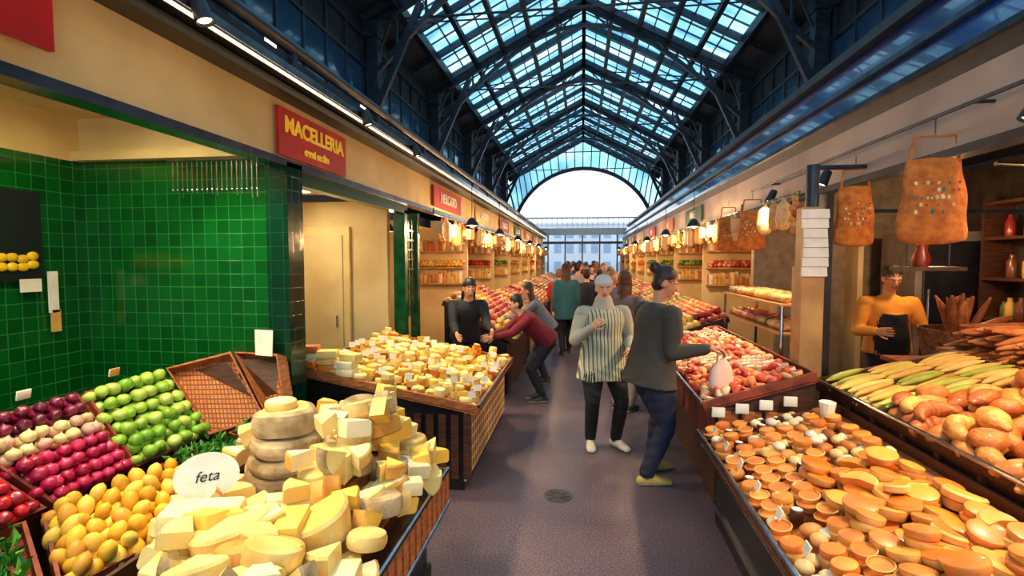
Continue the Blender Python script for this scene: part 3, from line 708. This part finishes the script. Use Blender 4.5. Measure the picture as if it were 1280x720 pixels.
# ---------------------------------------------------------------- right deli table
pinks=P('cured_meat',[S(232,104,74),S(214,60,40),S(240,146,96),S(236,184,130),S(222,88,50),S(246,206,166)],.4,scale=14,coat=.2)
oranges=P('prepared_food',[S(238,134,52),S(226,86,40),S(244,182,98),S(200,54,34)],.4,scale=14,coat=.2)
mb=table(.86,1.62,3.78,6.4,.78,1.02,wood,redcr,wood)
for k in range(3): mb.box(.9,.97,3.8+.86*k,4.6+.86*k,.5,.74,redcr)
for k in range(4): mb.box(.98+.16*k,1.11+.16*k,3.79,3.82,.3,.72,woodl)
mb.build('deli_counter')
mb=MB(); lc=warp(SPH,.12,3,1)
for i,x in enumerate(np.arange(.93,1.58,.06)):
    for j,y in enumerate(np.arange(3.86,6.35,.062)):
        z=.73+(x-.86)*.31; blk=(int((y-3.8)/.42)+int((x-.86)/.22))%4
        mt=[pinks,oranges,pinks,wt][blk]
        if blk==3: 
            if (i+j)%2==0: mb.add(ss[0],T(x,y,z+.01,0,0,-.3,.7),[wt,wt]); mb.add(ss[0],T(x,y,z+.045,0,0,-.3,.62),[wt,pinks])
        elif R.random()<.7: mb.add(lc,T(x+R.uniform(-.02,.02),y+R.uniform(-.02,.02),z+.035+R.uniform(0,.04),R.random()*6,R.random(),R.random(),(.044,.034,.028)),mt)
        else: mb.add(ss[1],T(x+R.uniform(-.02,.02),y,z+.02,R.random()*6,0,0,.5),mt)
mb.build('deli_assortment')
mb=MB()
for k in range(4): 
    x=.97+k*.16; mb.add(rbox(.09,.015,.07,.004),T(x,3.765,.66+(x-.86)*.2),[paper,paper])
mb.build('menu_cards')
# ---------------------------------------------------------------- far stalls
PAL=[[S(232,120,30),S(240,150,44),S(210,90,30)],[S(190,34,28),S(214,70,40),S(140,20,28)],[S(96,140,40),S(140,170,60),S(64,104,30)],
     [S(238,190,70),S(228,160,50),S(244,210,110)],[S(220,120,84),S(236,166,120),S(190,66,50)],[S(236,208,150),S(216,170,100),S(190,130,70)],[S(120,70,40),S(160,100,56),S(200,150,90)]]
PM=[P('produce_palette_%d'%i,p,.45,scale=10,coat=.15) for i,p in enumerate(PAL)]
goods=P('shelf_goods',[S(226,160,70),S(196,80,50),S(240,206,130),S(206,180,90),S(240,226,190),S(190,120,60),S(220,140,90)],.5)
netm=P('jute_net_bundle',[S(206,150,86),S(220,170,108),S(180,120,66),S(226,190,136)],.7,scale=24,bump=.8)
sack=loft([((0,0,0),.015,.015),((0,0,-.06),.03,.03),((0,0,-.1),.08,.06),((0,0,-.3),.1,.07),((0,0,-.36),.08,.06)],(1,0,0),12,.04)
def hang(mb,x,y,z):
    q=R.random()
    if q<.45: mb.add(sack,T(x,y,z,R.random()*6,s=R.uniform(.7,1.0)),netm)
    elif q<.7:
        for j in range(7): mb.add(SPL,T(x+R.uniform(-.025,.025),y+R.uniform(-.02,.02),z-.04-j*.05,s=(.032,.032,.034)),goods)
    else:
        mb.tube((x,y,z),(x,y,z-.08),.003,black,6); mb.add(rbox(.16,.015,.18,.004),T(x,y,z-.26,R.uniform(-.3,.3)),R.choice([[paper,paper],[PM[3],PM[3]],[PM[5],PM[5]]]))
woodw=M('warm_shelf_wood',S(206,150,86),S(176,118,62),.5,scale=5,stretch=(2,12,12))
def stall(k,sg,y0,y1):
    xf=.86; xb=1.85; hb=1.26 if (k==0 and sg<0) else 1.08
    mb=table(sg*xf,sg*xb,y0,y1-.15,.74,hb,[wood,lat,redcr,dark][k%4],wood); mb.build('market_stall_counter')
    mb=MB(); cn=[(sg*xb,y0+.03,hb+.02),(sg*xb,y1-.2,hb+.02),(sg*xf,y1-.2,.76),(sg*xf,y0+.03,.76)]
    ch=[R.choice([0,1,2,3,4,5,5,6,3]) for _ in range(18)]
    fill(mb,cn,.048 if k<3 else .055,SPL if k>2 else SPH,None,.01,2 if k<4 else 1,pick=lambda u,v:PM[ch[min(17,int(u*6)+6*int(v*3))]])
    mb.build('produce_display')
    mb=MB()
    xw=sg*3.3; mb.box(min(xw,xw+.06*sg),max(xw,xw+.06*sg),y0-.1,y1-.1,0,2.5,creamw)
    yp=y1-.12; mb.box(min(sg*2.15,xw),max(sg*2.15,xw),yp,yp+.06,0,2.4,creamw)
    for zi,z in enumerate((1.35,1.65,1.95)):
        mb.box(min(sg*2.2,xw),max(sg*2.2,xw),yp-.2,yp,z,z+.02,woodw)
        mt=PM[R.randrange(6)]
        for x in np.arange(2.25,3.25,.075):
            for d_ in (.06,.13):
                if zi!=1: mb.add(rbox(.07,.06,R.uniform(.1,.24),.01),T(sg*x,yp-d_,z+.02),goods)
                else: mb.add(SPL,T(sg*x+R.uniform(-.01,.01),yp-d_,z+.06+R.uniform(0,.02),s=.042),mt); mb.add(SPL,T(sg*x+.03,yp-d_,z+.12,s=.04),mt)
    mb.build('stall_shelving')
    mb=MB(); mb.tube((sg*1.98,y0,2.42),(sg*1.98,y1-.2,2.42),.01,steel,6)
    for y in np.arange(y0+.15,y1-.25,.26): hang(mb,sg*1.98,y,2.42)
    for yy in (y0,y1-.2): mb.tube((sg*1.98,yy,2.42),(sg*1.98,yy,2.5),.01,steel,6)
    mb.build('hanging_goods')
k=0; y=6.7
while y<27:
    stall(k,-1,y,y+2.9); stall(k,1,y+.1,y+3.0); k+=1; y+=2.9
mb=MB(); mb.tube((1.95,5.0,2.42),(1.95,6.0,2.42),.012,steel)
for y in np.arange(5.1,6.0,.26): hang(mb,1.95,y,2.42)
mb.build('hanging_wares')
mb=MB(); 
for z in (1.15,1.4): 
    mb.box(1.7,2.1,4.7,6.5,z,z+.02,woodw)
    mt=PM[5]
    for iy,y in enumerate(np.arange(4.78,6.45,.08)):
        if iy%5==0: mt=PM[R.choice([0,3,4,5,5,6])]
        for x in (1.78,1.88,1.99): mb.add(R.choice([SPH,lc]),T(x,y,z+.06,s=(.045,.045,.04)),mt)
for y in (4.7,6.48): 
    for x in (1.72,2.08): mb.tube((x,y,0),(x,y,1.4),.015,chrome)
mb.build('wares_shelf')
# ---------------------------------------------------------------- lamps
def pend(x,y,z,w,top,col=(1,.60,.28),r=.1):
    e=empty('pendant_lamp',(x,y,z)); mb=MB()
    mb.add(lathe([(.02,.12),(.05,.1),(r,.02),(r+.005,0),(r-.006,.004),(.045,.09),(.02,.11)],20),None,M('lamp_shade',S(40,40,44),None,.4,metal=.5)); mb.tube((0,0,.1),(0,0,top-z),.005,black,6); mb.build('shade_and_cord',e)
    mb=MB(); mb.add(sph(12,8),T(0,0,.02,s=.04),bulbm); mb.build('bulb',e)
    l=D.lights.new('lamp_light','POINT'); l.energy=w; l.color=col; l.shadow_soft_size=.08
    o=D.objects.new('lamp_light',l); ROOT.objects.link(o); o.parent=e; o.location=(0,0,-.06)
for i,y in enumerate((7.6,10.2,13.2,16.2,19.5,23.5)):
    pend(-1.65,y,2.32,95,2.97); pend(1.65,y+.4,2.3,95,2.88)
pend(2.9,3.1,2.2,48,2.84); pend(3.2,5.2,2.25,50,2.84); pend(2.6,1.6,2.3,30,2.84); pend(-2.7,6.9,2.2,55,2.92)
def aimed(x,y,z,tx,ty,tz,w,col,ang=90):
    e=empty('spotlight_fixture',(x,y,z)); d=(Vector((tx,ty,tz))-Vector((x,y,z))).normalized()
    e.rotation_euler=(-d).to_track_quat('Z','Y').to_euler()
    mb=MB(); mb.add(lathe([(0,.13),(.03,.13),(.035,.12),(.045,.0),(.04,0),(.03,.02),(0,.02)],16),None,M('lamp_housing',S(50,50,54),None,.4,metal=.5)); mb.add(sph(10,6),T(0,0,.015,s=(.034,.034,.01)),bulbw); mb.build('housing',e)
    l=D.lights.new('spot','SPOT'); l.energy=w; l.color=col; l.spot_size=math.radians(ang); l.spot_blend=.7; l.shadow_soft_size=.09
    o=D.objects.new('spot',l); ROOT.objects.link(o); o.parent=e; o.location=(0,0,-.03)
warm=(1,.74,.44)
for y,ty in ((1.2,1.7),(2.3,2.4)): aimed(-1.8,y,2.94,-1.0,ty,.7,185,warm,72)
for y in (1.6,2.9): aimed(-2.36,y,2.84,-2.55,y+.2,.8,120,(1,.82,.52),100)
for y in (4.2,5.5): aimed(-1.8,y,2.94,-1.2,y+.2,.8,230,warm,76)
for y in (1.4,2.6): aimed(1.96,y,2.42,1.25,y+.2,.7,165,(1,.72,.42))
for y in (1.6,2.6): aimed(2.2,y,2.5,2.3,y+.4,1,100,(1,.72,.42))
for y in (4.6,5.8): aimed(1.96,y,2.42,1.3,y,.9,190,(1,.68,.38))
def area(name,x,y,z,sx,sy,w,col):
    e=empty('ceiling_light_panel',(x,y,z))
    mb=MB(); mb.box(-sx/2-.02,sx/2+.02,-sy/2-.02,sy/2+.02,.004,.05,M('lamp_housing',S(60,60,62),None,.4)); mb.box(-sx/2,sx/2,-sy/2,sy/2,-.002,.004,bulbw); mb.build('housing',e)
    l=D.lights.new(name,'AREA'); l.shape='RECTANGLE'; l.size=sx; l.size_y=sy; l.energy=w; l.color=col
    o=D.objects.new(name,l); ROOT.objects.link(o); o.parent=e; o.location=(0,0,-.01)
area('light',-2.9,2.2,2.82,.1,1.4,32,(1,.86,.52))
area('light',-3.0,4.7,2.54,.1,1.2,30,(1,.84,.54))
mb=MB()
for y in (3.6,5.2):
    mb.tube((-2.25,y,3.12),(-2.25,y,3.35),.012,steel); mb.add(lathe([(0,0),(.05,.0),(.09,.12),(.085,.125),(0,.1)],18),T(-2.2,y,3.42,0,pi/2+.5,0,.9),chrome); mb.add(sph(12,6),T(-2.2,y-.11,3.37,0,.5,0,(.07,.02,.07)),bulbw)
mb.build('floodlight_fixture')
def cable(name,pts,r=.012):
    cu=D.curves.new(name,'CURVE'); cu.dimensions='3D'; cu.bevel_depth=r; sp=cu.splines.new('NURBS'); sp.points.add(len(pts)-1)
    for p,q in zip(sp.points,pts): p.co=(*q,1)
    sp.use_endpoint_u=True; sp.order_u=3; cu.materials.append(black); o=D.objects.new(name,cu); ROOT.objects.link(o)
cable('power_cable',[(-4.3,1.4,4.2),(-3.6,4,3.6),(-3.0,6,3.75),(-4.3,10.7,4.4)]); cable('power_cable',[(-2.2,2.0,3.12),(-2.3,2.6,3.5),(-2.3,3.3,3.3),(-2.25,3.6,3.3)],.008)
cable('power_cable',[(4.3,6,4.6),(3,8,4.1),(3,10,4.3),(4.3,15.3,4.8)])
# ---------------------------------------------------------------- people
skins=[S(226,168,130),S(210,146,106),S(190,126,86),S(234,184,148)]
EYW=M('eye_white',S(236,232,226),None,.3); EYD=M('eye_iris',S(40,26,20),None,.2); LIP=M('lips',S(176,84,76),None,.5)
def mat_of(prefix,c,rough=.8,bump=.5):
    n_=prefix+'_%02x%02x%02x'%tuple(int(x*255) for x in c[:3]); return M(n_,c,tuple(x*.85 for x in c[:3])+(1,),rough,scale=6,bump=bump,bscale=14)
def ell(c,r,n=28,m=24):
    V,F,I=sph(n,m); V=np.array(V)*np.array(r)+np.array(c); return V,F,I
def person(name,loc,heading,H=1.7,lean=0,roll=0,hipz=.92,hipy=0,armR=None,armL=None,feet=((-.1,0,0),(.1,-.02,0)),top=S(40,40,50),sleeve=None,pants=S(24,26,36),shoe=S(40,40,40),
           hair=S(40,26,18),hat=None,skin=0,yaw=0,pitch=0,hem=.05,flare=.02,style='short',scarf=None,topmat=None,apron=None,vox=.016,bulk=1.0,curl=.35,barearm=False,legw=1.0):
    s=H/1.73; hi=vox<.015; NB=52 if hi else 28; ST=.012 if hi else .022; NL=28 if hi else 18
    mS=mat_of('skin',skins[skin],.5,.05); mT=topmat or mat_of('fabric',top); mV=mat_of('fabric',sleeve) if sleeve else mT
    mP=mat_of('trousers',pants); mH=mat_of('hair',hair,.5,.8); mF=mat_of('shoe',shoe,.5,.1); mHat=mat_of('knit',hat) if hat else None
    mSole=M('shoe_sole',S(226,222,210),None,.6)
    mb=MB()
    Tm=Matrix.Translation((0,hipy,hipz))@Matrix.Rotation(roll,4,'Y')@Matrix.Rotation(lean,4,'X')
    def tp(x,y,z): return Tm@Vector((x,y,z))
    sd=(1,0,0)
    b=bulk; lw=legw
    mb.add(loft([(tp(0,0,-.04),.135*b,.09*b),(tp(0,.005,.03),.14*b,.1*b)],sd,18),None,mP)
    mb.add(loft([(tp(0,0,-hem),(.168+flare)*b,(.13+flare*.7)*b),(tp(0,.0,.06),(.168+flare*.3)*b,.132*b),(tp(0,0,.22),.155*b,.12*b),(tp(0,-.01,.34),.172*b,.127*b),(tp(0,0,.42),.175*b,.112*b),(tp(0,.005,.475),.135*b,.085*b),(tp(0,.005,.51),.075,.068)],sd,NB,ST,cap=False),None,mT)
    mb.add(loft([(tp(0,.005,.47),.055,.055),(tp(0,-.005,.6),.052,.055)],sd,18,.012),None,mS)
    if scarf: mb.add(loft([(tp(0,-.01,.46),.125,.11),(tp(0,-.015,.545),.092,.09)],sd,30,.012),None,mat_of('knit',scarf))
    Hm=Matrix.Translation(tp(0,-.012,.57))@Matrix.Rotation(lean*.3,4,'X')@Matrix.Rotation(yaw,4,'Z')@Matrix.Rotation(pitch,4,'X')
    def hd(sh,m): mb.add(sh,Hm,m)
    hd(ell((0,-.005,.13),(.068,.078,.08)),mS); hd(ell((0,-.02,.095),(.061,.072,.085)),mS); hd(ell((0,-.038,.035),(.043,.045,.034)),mS)
    hd(loft([((0,-.086,.125),.008,.008),((0,-.104,.088),.015,.012)],sd,12,.006),mS)
    hd(loft([((-.042,-.07,.137),.01,.008),((0,-.086,.135),.01,.008),((.042,-.07,.137),.01,.008)],(0,0,1),12,.006),mS)
    for sg in (-1,1): hd(ell((sg*.074,.002,.1),(.013,.022,.032),16,14),mS)
    hd(ell((0,-.085,.052),(.023,.010,.008),16,12),LIP)
    if hat:
        hd(ell((0,.012,.168),(.09,.106,.082)),mHat); hd(loft([((0,.004,.15),.09,.105),((0,.006,.178),.092,.107)],sd,40,.008,cap=False),mHat)
        hd(ell((0,.05,.1),(.078,.06,.075)),mH)
    else: hd(ell((0,.022,.158),(.085,.097,.09)),mH); hd(ell((0,.048,.1),(.081,.062,.075)),mH)
    if style=='long':
        for x,rx in ((0,.06),(-.068,.022),(.068,.022)): hd(loft([((x,.055 if x==0 else .03,.13),rx,.04),((x,.075 if x==0 else .04,0),rx*1.1,.035),((x*1.1,.09 if x==0 else .04,-.12),rx*.8,.025)],sd,20,.015),mH)
    if style=='bun': hd(ell((0,.12,.2),(.045,.045,.045)),mH)
    hands=[]
    for sg,arm in ((-1,armR),(1,armL)):
        arm=arm or dict(u=(sg*.12,.05,-1),f=(sg*.05,-.22,-1))
        sh=tp(sg*.172*b,.0,.435)
        u=Vector(arm['u']).normalized(); f=Vector(arm['f']).normalized(); el=sh+u*.285; wr=el+f*.25
        mb.add(loft([(tp(sg*.11,0,.435),.06,.062),(sh,.062*b,.064*b),(sh+u*.14,.056*b,.058*b),(el,.048*b,.048*b)],(0,1,0),NL,ST),None,mV)
        mb.add(loft([(el,.048*b,.048*b),(el+f*.08,.046*b,.046*b),(wr-f*.01,.036*b,.034*b)],(0,1,0),NL,ST),None,mS if barearm else mV)
        hands.append((sg,wr,Vector(arm.get('h',f)).normalized(),Vector(arm.get('n',(-sg,0,0))),arm.get('curl',curl)))
    for i,(fx,fy,fa) in enumerate(feet):
        sg=-1 if i==0 else 1
        hp=Vector((sg*.082*b,hipy,hipz-.03)); an=Vector((fx,fy,.085)); d=an-hp; L_=min(d.length,.838); l1,l2=.43,.41
        dn=d.normalized(); an=hp+dn*d.length; a=(l1*l1-l2*l2+L_*L_)/(2*L_); hh=math.sqrt(max(0,l1*l1-a*a))
        fw=Vector((math.sin(fa),-math.cos(fa),0)); fo=(fw-dn*fw.dot(dn)).normalized(); kn=hp+dn*a+fo*hh
        mb.add(loft([(hp,.076*b,.085*b),(hp.lerp(kn,.4),.076*b*lw,.083*b*lw),(kn,.06*lw,.063*lw)],sd,NL,ST),None,mP)
        mb.add(loft([(kn,.06*lw,.063*lw),(kn.lerp(an,.35),.056*lw,.063*lw),(an+Vector((0,0,.02)),.047*lw,.05*lw)],sd,NL,ST),None,mP)
        sdv=Vector((-fw.y,fw.x,0))
        a0=Vector((an.x,an.y,0))
        mb.add(loft([(an+Vector((0,0,-.01)),.036,.038),(a0+Vector((0,0,.035)),.036,.04)],sd,NL,ST),None,mF)
        mb.add(loft([(a0-fw*.05+Vector((0,0,.037)),.037,.04),(a0+fw*.04+Vector((0,0,.042)),.044,.043),(a0+fw*.13+Vector((0,0,.03)),.05,.032),(a0+fw*.18+Vector((0,0,.022)),.04,.022)],sdv,NL,ST),None,mF)
    if apron:
        mA=mat_of('apron',apron)
        mb.add(loft([(tp(0,-.075,-.28),.13*b,.09*b),(tp(0,-.075,.1),.135*b,.1*b),(tp(0,-.08,.34),.1*b,.09*b)],sd,NB,ST,cap=False),None,mA)
    me0=D.meshes.new('tmp'); V=np.concatenate(mb.v); me0.from_pydata(V.tolist(),[],mb.f); me0.update()
    o0=D.objects.new('tmp',me0); ROOT.objects.link(o0)
    rm=o0.modifiers.new('r','REMESH'); rm.mode='VOXEL'; rm.voxel_size=vox
    sm=o0.modifiers.new('s','SMOOTH'); sm.factor=.5; sm.iterations=3
    C.view_layer.update(); dg=C.evaluated_depsgraph_get(); me=D.meshes.new_from_object(o0.evaluated_get(dg)); D.objects.remove(o0)
    vm=np.zeros(len(V),dtype=int)
    for f,mi in zip(mb.f,mb.m):
        for q in f: vm[q]=mi
    kd=kdtree.KDTree(len(V))
    for i,p in enumerate(V): kd.insert(p,i)
    kd.balance()
    me.materials.clear()
    vs=[v.co.copy() for v in me.vertices]; fs=[tuple(p.vertices) for p in me.polygons]; cs=[p.center.copy() for p in me.polygons]
    D.meshes.remove(me)
    out=MB(); 
    ids=[]
    allm=list(mb.mats)+[mSole]
    for c_ in cs:
        _,i,_=kd.find(c_); q=int(vm[i])
        if mb.mats[q] is mF and c_.z<.024: q=len(allm)-1
        ids.append(q)
    vv=[]
    for v in vs:
        x,y_,z=v
        if .55<z<1.35 and vox<.012:
            k_=.005*math.sin(26*z+9*x)*math.sin(17*x+5*y_)
            y_+=k_; x+=k_*.6
        if z<.85 and z>.12 and vox<.012: y_+=.003*math.sin(z*70+x*30)
        vv.append((x,y_,max(z,.001)))
    out.add((vv,fs,ids),None,allm)
    for sg in (-1,1):
        out.add(ell((sg*.029,-.078,.112),(.0135,.011,.0085),10,8),Hm,EYW); out.add(ell((sg*.029,-.087,.112),(.006,.004,.006),8,6),Hm,EYD)
        out.add(loft([((sg*.015,-.09,.13),.004,.003),((sg*.03,-.088,.134),.004,.003),((sg*.046,-.076,.13),.003,.003)],(0,0,1),6,.01),Hm,mH)
    for sg,wr,d,nn,cl in hands:
        nn=(nn-d*nn.dot(d)); 
        if nn.length<.05: nn=Vector((0,1,0))-d*d.y
        nn.normalize(); sv=d.cross(nn)*(1 if sg>0 else -1)
        out.add(loft([(wr-d*.03,.026,.022),(wr+d*.02,.03,.018),(wr+d*.06,.04,.015),(wr+d*.088,.038,.012)],sv,12,.02),None,mS)
        for k,(o_,ln) in enumerate(((.03,.072),(.01,.08),(-.01,.075),(-.03,.058))):
            p=wr+d*.085+sv*o_; dd=(d+sv*o_*2.5).normalized(); pts=[(p-dd*.015,.0088,.0088)]; ang=0
            for seg,fr in enumerate((.45,.3,.25)):
                ang=cl*(1 if seg else .8)*(1+.15*k); dd=(dd*math.cos(ang)+nn*math.sin(ang)).normalized(); p=p+dd*ln*fr; pts.append((p,.0085-.001*seg,.0085-.001*seg))
            out.add(loft(pts,sv,8,.012),None,mS)
        p=wr+d*.03+sv*.028; t1=(d*.62+sv*.7+nn*.35).normalized(); p2=p+t1*.04; t2=(d*.85+sv*.25+nn*.45).normalized()
        out.add(loft([(p-t1*.01,.012,.012),(p2,.011,.010),(p2+t2*.032,.0085,.0085)],nn,8,.012),None,mS)
    for i in range(len(out.v)): out.v[i]=out.v[i]*s
    o=out.build(name,ang=180)
    o.location=loc; o.rotation_euler=(0,0,heading)
    mw=Matrix.Translation(loc)@Matrix.Rotation(heading,4,'Z')
    return o,[mw@((wr+d*.1)*s) for _,wr,d,_,_ in hands]
stripe=stripe_mat('striped_wool',[S(64,80,62),S(206,204,180),S(104,122,98),S(224,214,184),S(76,86,70)],4.6,'X')
D_=dict
person('woman_in_striped_coat',(.2,4.96,0),.3,1.66,top=S(120,126,110),topmat=stripe,sleeve=S(160,160,144),pants=S(14,14,18),shoe=S(206,196,170),hat=S(214,204,196),hair=S(110,84,64),
  armR=D_(u=(-.38,-.25,-1),f=(.6,-.9,.75),n=(.6,.4,.2),curl=.7),armL=D_(u=(.3,.0,-1),f=(-.35,-.8,-.2),n=(-.5,.3,-.6),curl=.5),feet=((-.12,.0,-.25),(.13,-.05,.35)),
  hem=.22,flare=.05,scarf=S(190,176,154),bulk=1.22,pitch=.1,yaw=-.2,vox=.008,skin=0,legw=1.2)
_,hp=person('shopper_in_dark_jacket',(.56,4.26,0),1.95,1.76,lean=.12,top=S(62,58,52),pants=S(26,32,58),shoe=S(176,156,80),hair=S(44,26,18),
  armR=D_(u=(-.1,.05,-1),f=(-.35,-.62,.12),n=(0,0,-1),curl=.9),armL=D_(u=(.15,-.55,-1),f=(.1,-1,.1),n=(0,0,-1),curl=.5),feet=((-.11,.08,-.2),(.12,-.1,.15)),
  hem=.14,flare=.04,bulk=1.28,pitch=.3,yaw=-.5,style='bun',vox=.008,skin=1,legw=1.2)
def tote(name,x,y,z,c1,w=.15,h=.3,rot=0):
    e=empty(name,(x,y,z)); e.rotation_euler=(0,0,rot); mm=mat_of('cloth',c1); mb=MB()
    mb.add(warp(loft([((0,0,-h),w*.7,.05),((0,0,-h*.7),w,.065),((0,0,-h*.3),w*.85,.055),((0,0,-.03),w*.45,.02)],(1,0,0),20,.03),.01,18,1),None,mm); mb.build('cloth_body',e)
    mb=MB(); mb.add(loft([((-w*.35,0,-.05),.012,.005),((-w*.2,0,.07),.012,.005),((0,0,.1),.012,.005),((w*.2,0,.07),.012,.005),((w*.35,0,-.05),.012,.005)],(0,1,0),8,.02),None,mm); mb.build('handles',e)
tote('cloth_tote_bag',hp[0].x,hp[0].y,hp[0].z-.08,S(236,200,180),.1,.27,.4)
person('market_vendor',(3.0,5.5,0),-.1,1.76,top=S(230,150,50),pants=S(24,24,30),apron=S(34,32,38),hair=S(30,20,16),armR=D_(u=(-.3,-.2,-1),f=(.3,-1,.1)),armL=D_(u=(.3,-.2,-1),f=(-.3,-1,-.1)),pitch=.35,vox=.011,skin=1,bulk=1.15)
person('stallholder_in_black',(-1.45,6.27,0),.4,1.66,lean=.45,top=S(30,28,36),pants=S(26,24,30),hair=S(24,18,16),armR=D_(u=(-.1,-.7,-1),f=(0,-1,-.3)),armL=D_(u=(.1,-.7,-1),f=(0,-1,-.2)),pitch=.3,vox=.011,style='long',bulk=1.1)
person('bending_shopper',(-.5,6.5,0),-1.2,1.6,lean=.8,hipz=.86,hipy=.06,top=S(120,20,36),pants=S(30,30,40),hair=S(30,24,22),armR=D_(u=(0,-1,-.9),f=(0,-1,-.3)),armL=D_(u=(0,-1,-.8),f=(0,-1,-.2)),vox=.011,bulk=1.15)
person('bending_shopper',(-.52,7.5,0),-1.4,1.62,lean=.6,hipz=.88,hipy=.05,top=S(120,122,130),pants=S(40,36,40),hair=S(60,44,36),armR=D_(u=(0,-1,-.9),f=(0,-1,-.3)),armL=D_(u=(0,-1,-.8),f=(0,-1,-.2)),vox=.013,style='long')
person('shopper_in_grey_coat',(.5,6.2,0),2.6,1.68,top=S(106,88,86),pants=S(160,144,124),shoe=S(60,60,60),hair=S(84,42,24),hem=.2,vox=.011,style='long',yaw=.3,bulk=1.15,legw=1.2)
TC=[S(40,100,106),S(36,36,46),S(180,40,50),S(60,80,120),S(24,40,70),S(180,160,140),S(130,30,60),S(60,64,60),S(30,80,110),S(200,190,180),S(90,70,56)]
CP=[(-.3,9.8,0),(.1,10.8,1),(-.5,11.4,2),(.5,8.6,3),(.55,10.0,4),(-.1,12.4,5),(.4,12.2,6),(-.5,12.9,7),(.55,13.4,8),(.1,14.3,9),(-.4,15.2,10),(.5,15.6,0),(-.1,17,1),(.5,18,2),(-.5,17.6,3),(.15,19.8,4),(-.35,21,5),(.5,21.3,6),(0,23,7),(-.5,24,8),(.5,24.6,9),(.5,11.2,2),(.1,16,6),(-.5,19.4,2),(.5,22.6,0),(.15,13.3,4),(-.4,14,3),(.3,17.3,5),(-.1,18.6,10),(.3,20.7,2),(-.2,22,1),(.2,25.5,4)]
for i,(x,y,c) in enumerate(CP):
    hd_=R.choice([0,pi,pi,.3,pi-.4,2.8]); st_=.14*(1 if i%2 else -1)
    person('market_shopper',(x,y,0),hd_+R.uniform(-.4,.4),R.uniform(1.58,1.8),top=TC[c],pants=R.choice([S(26,28,40),S(40,40,44),S(60,64,80),S(20,20,22)]),hair=R.choice([S(30,20,16),S(70,44,28),S(120,90,60)]),
      feet=((-.1,st_,0),(.1,-st_,0)),hem=R.choice([.05,.12,.25]),vox=.02,style=R.choice(['short','long','short','bun']),skin=R.randrange(4),yaw=R.uniform(-.4,.4),bulk=R.uniform(1.02,1.18),
      armL=R.choice([None,D_(u=(.2,-.1,-1),f=(0,-1,.1))]),hat=R.choice([None,None,None,S(60,30,40)]),legw=1.1)
# ---------------------------------------------------------------- world, camera
w=D.worlds.new('sky'); C.scene.world=w; w.use_nodes=True; N=w.node_tree.nodes; L=w.node_tree.links
bg=N['Background']; tc=N.new('ShaderNodeTexCoord'); sp=N.new('ShaderNodeSeparateXYZ'); L.new(tc.outputs['Generated'],sp.inputs[0])
rp=N.new('ShaderNodeValToRGB'); rp.color_ramp.elements[0].color=(.88,.94,1,1); rp.color_ramp.elements[1].color=(.52,.78,1,1); L.new(sp.outputs[2],rp.inputs[0]); L.new(rp.outputs[0],bg.inputs[0])
bg.inputs[1].default_value=1.9
cam=D.cameras.new('cam'); cam.lens=18; cam.sensor_width=36; co=D.objects.new('camera',cam); ROOT.objects.link(co)
co.location=(0,0,1.8); co.rotation_euler=(math.radians(90-3.1),0,math.radians(7.8)); C.scene.camera=co
try:
    C.scene.view_settings.view_transform='Standard'; C.scene.view_settings.look='None'
except Exception as ex: print(ex)
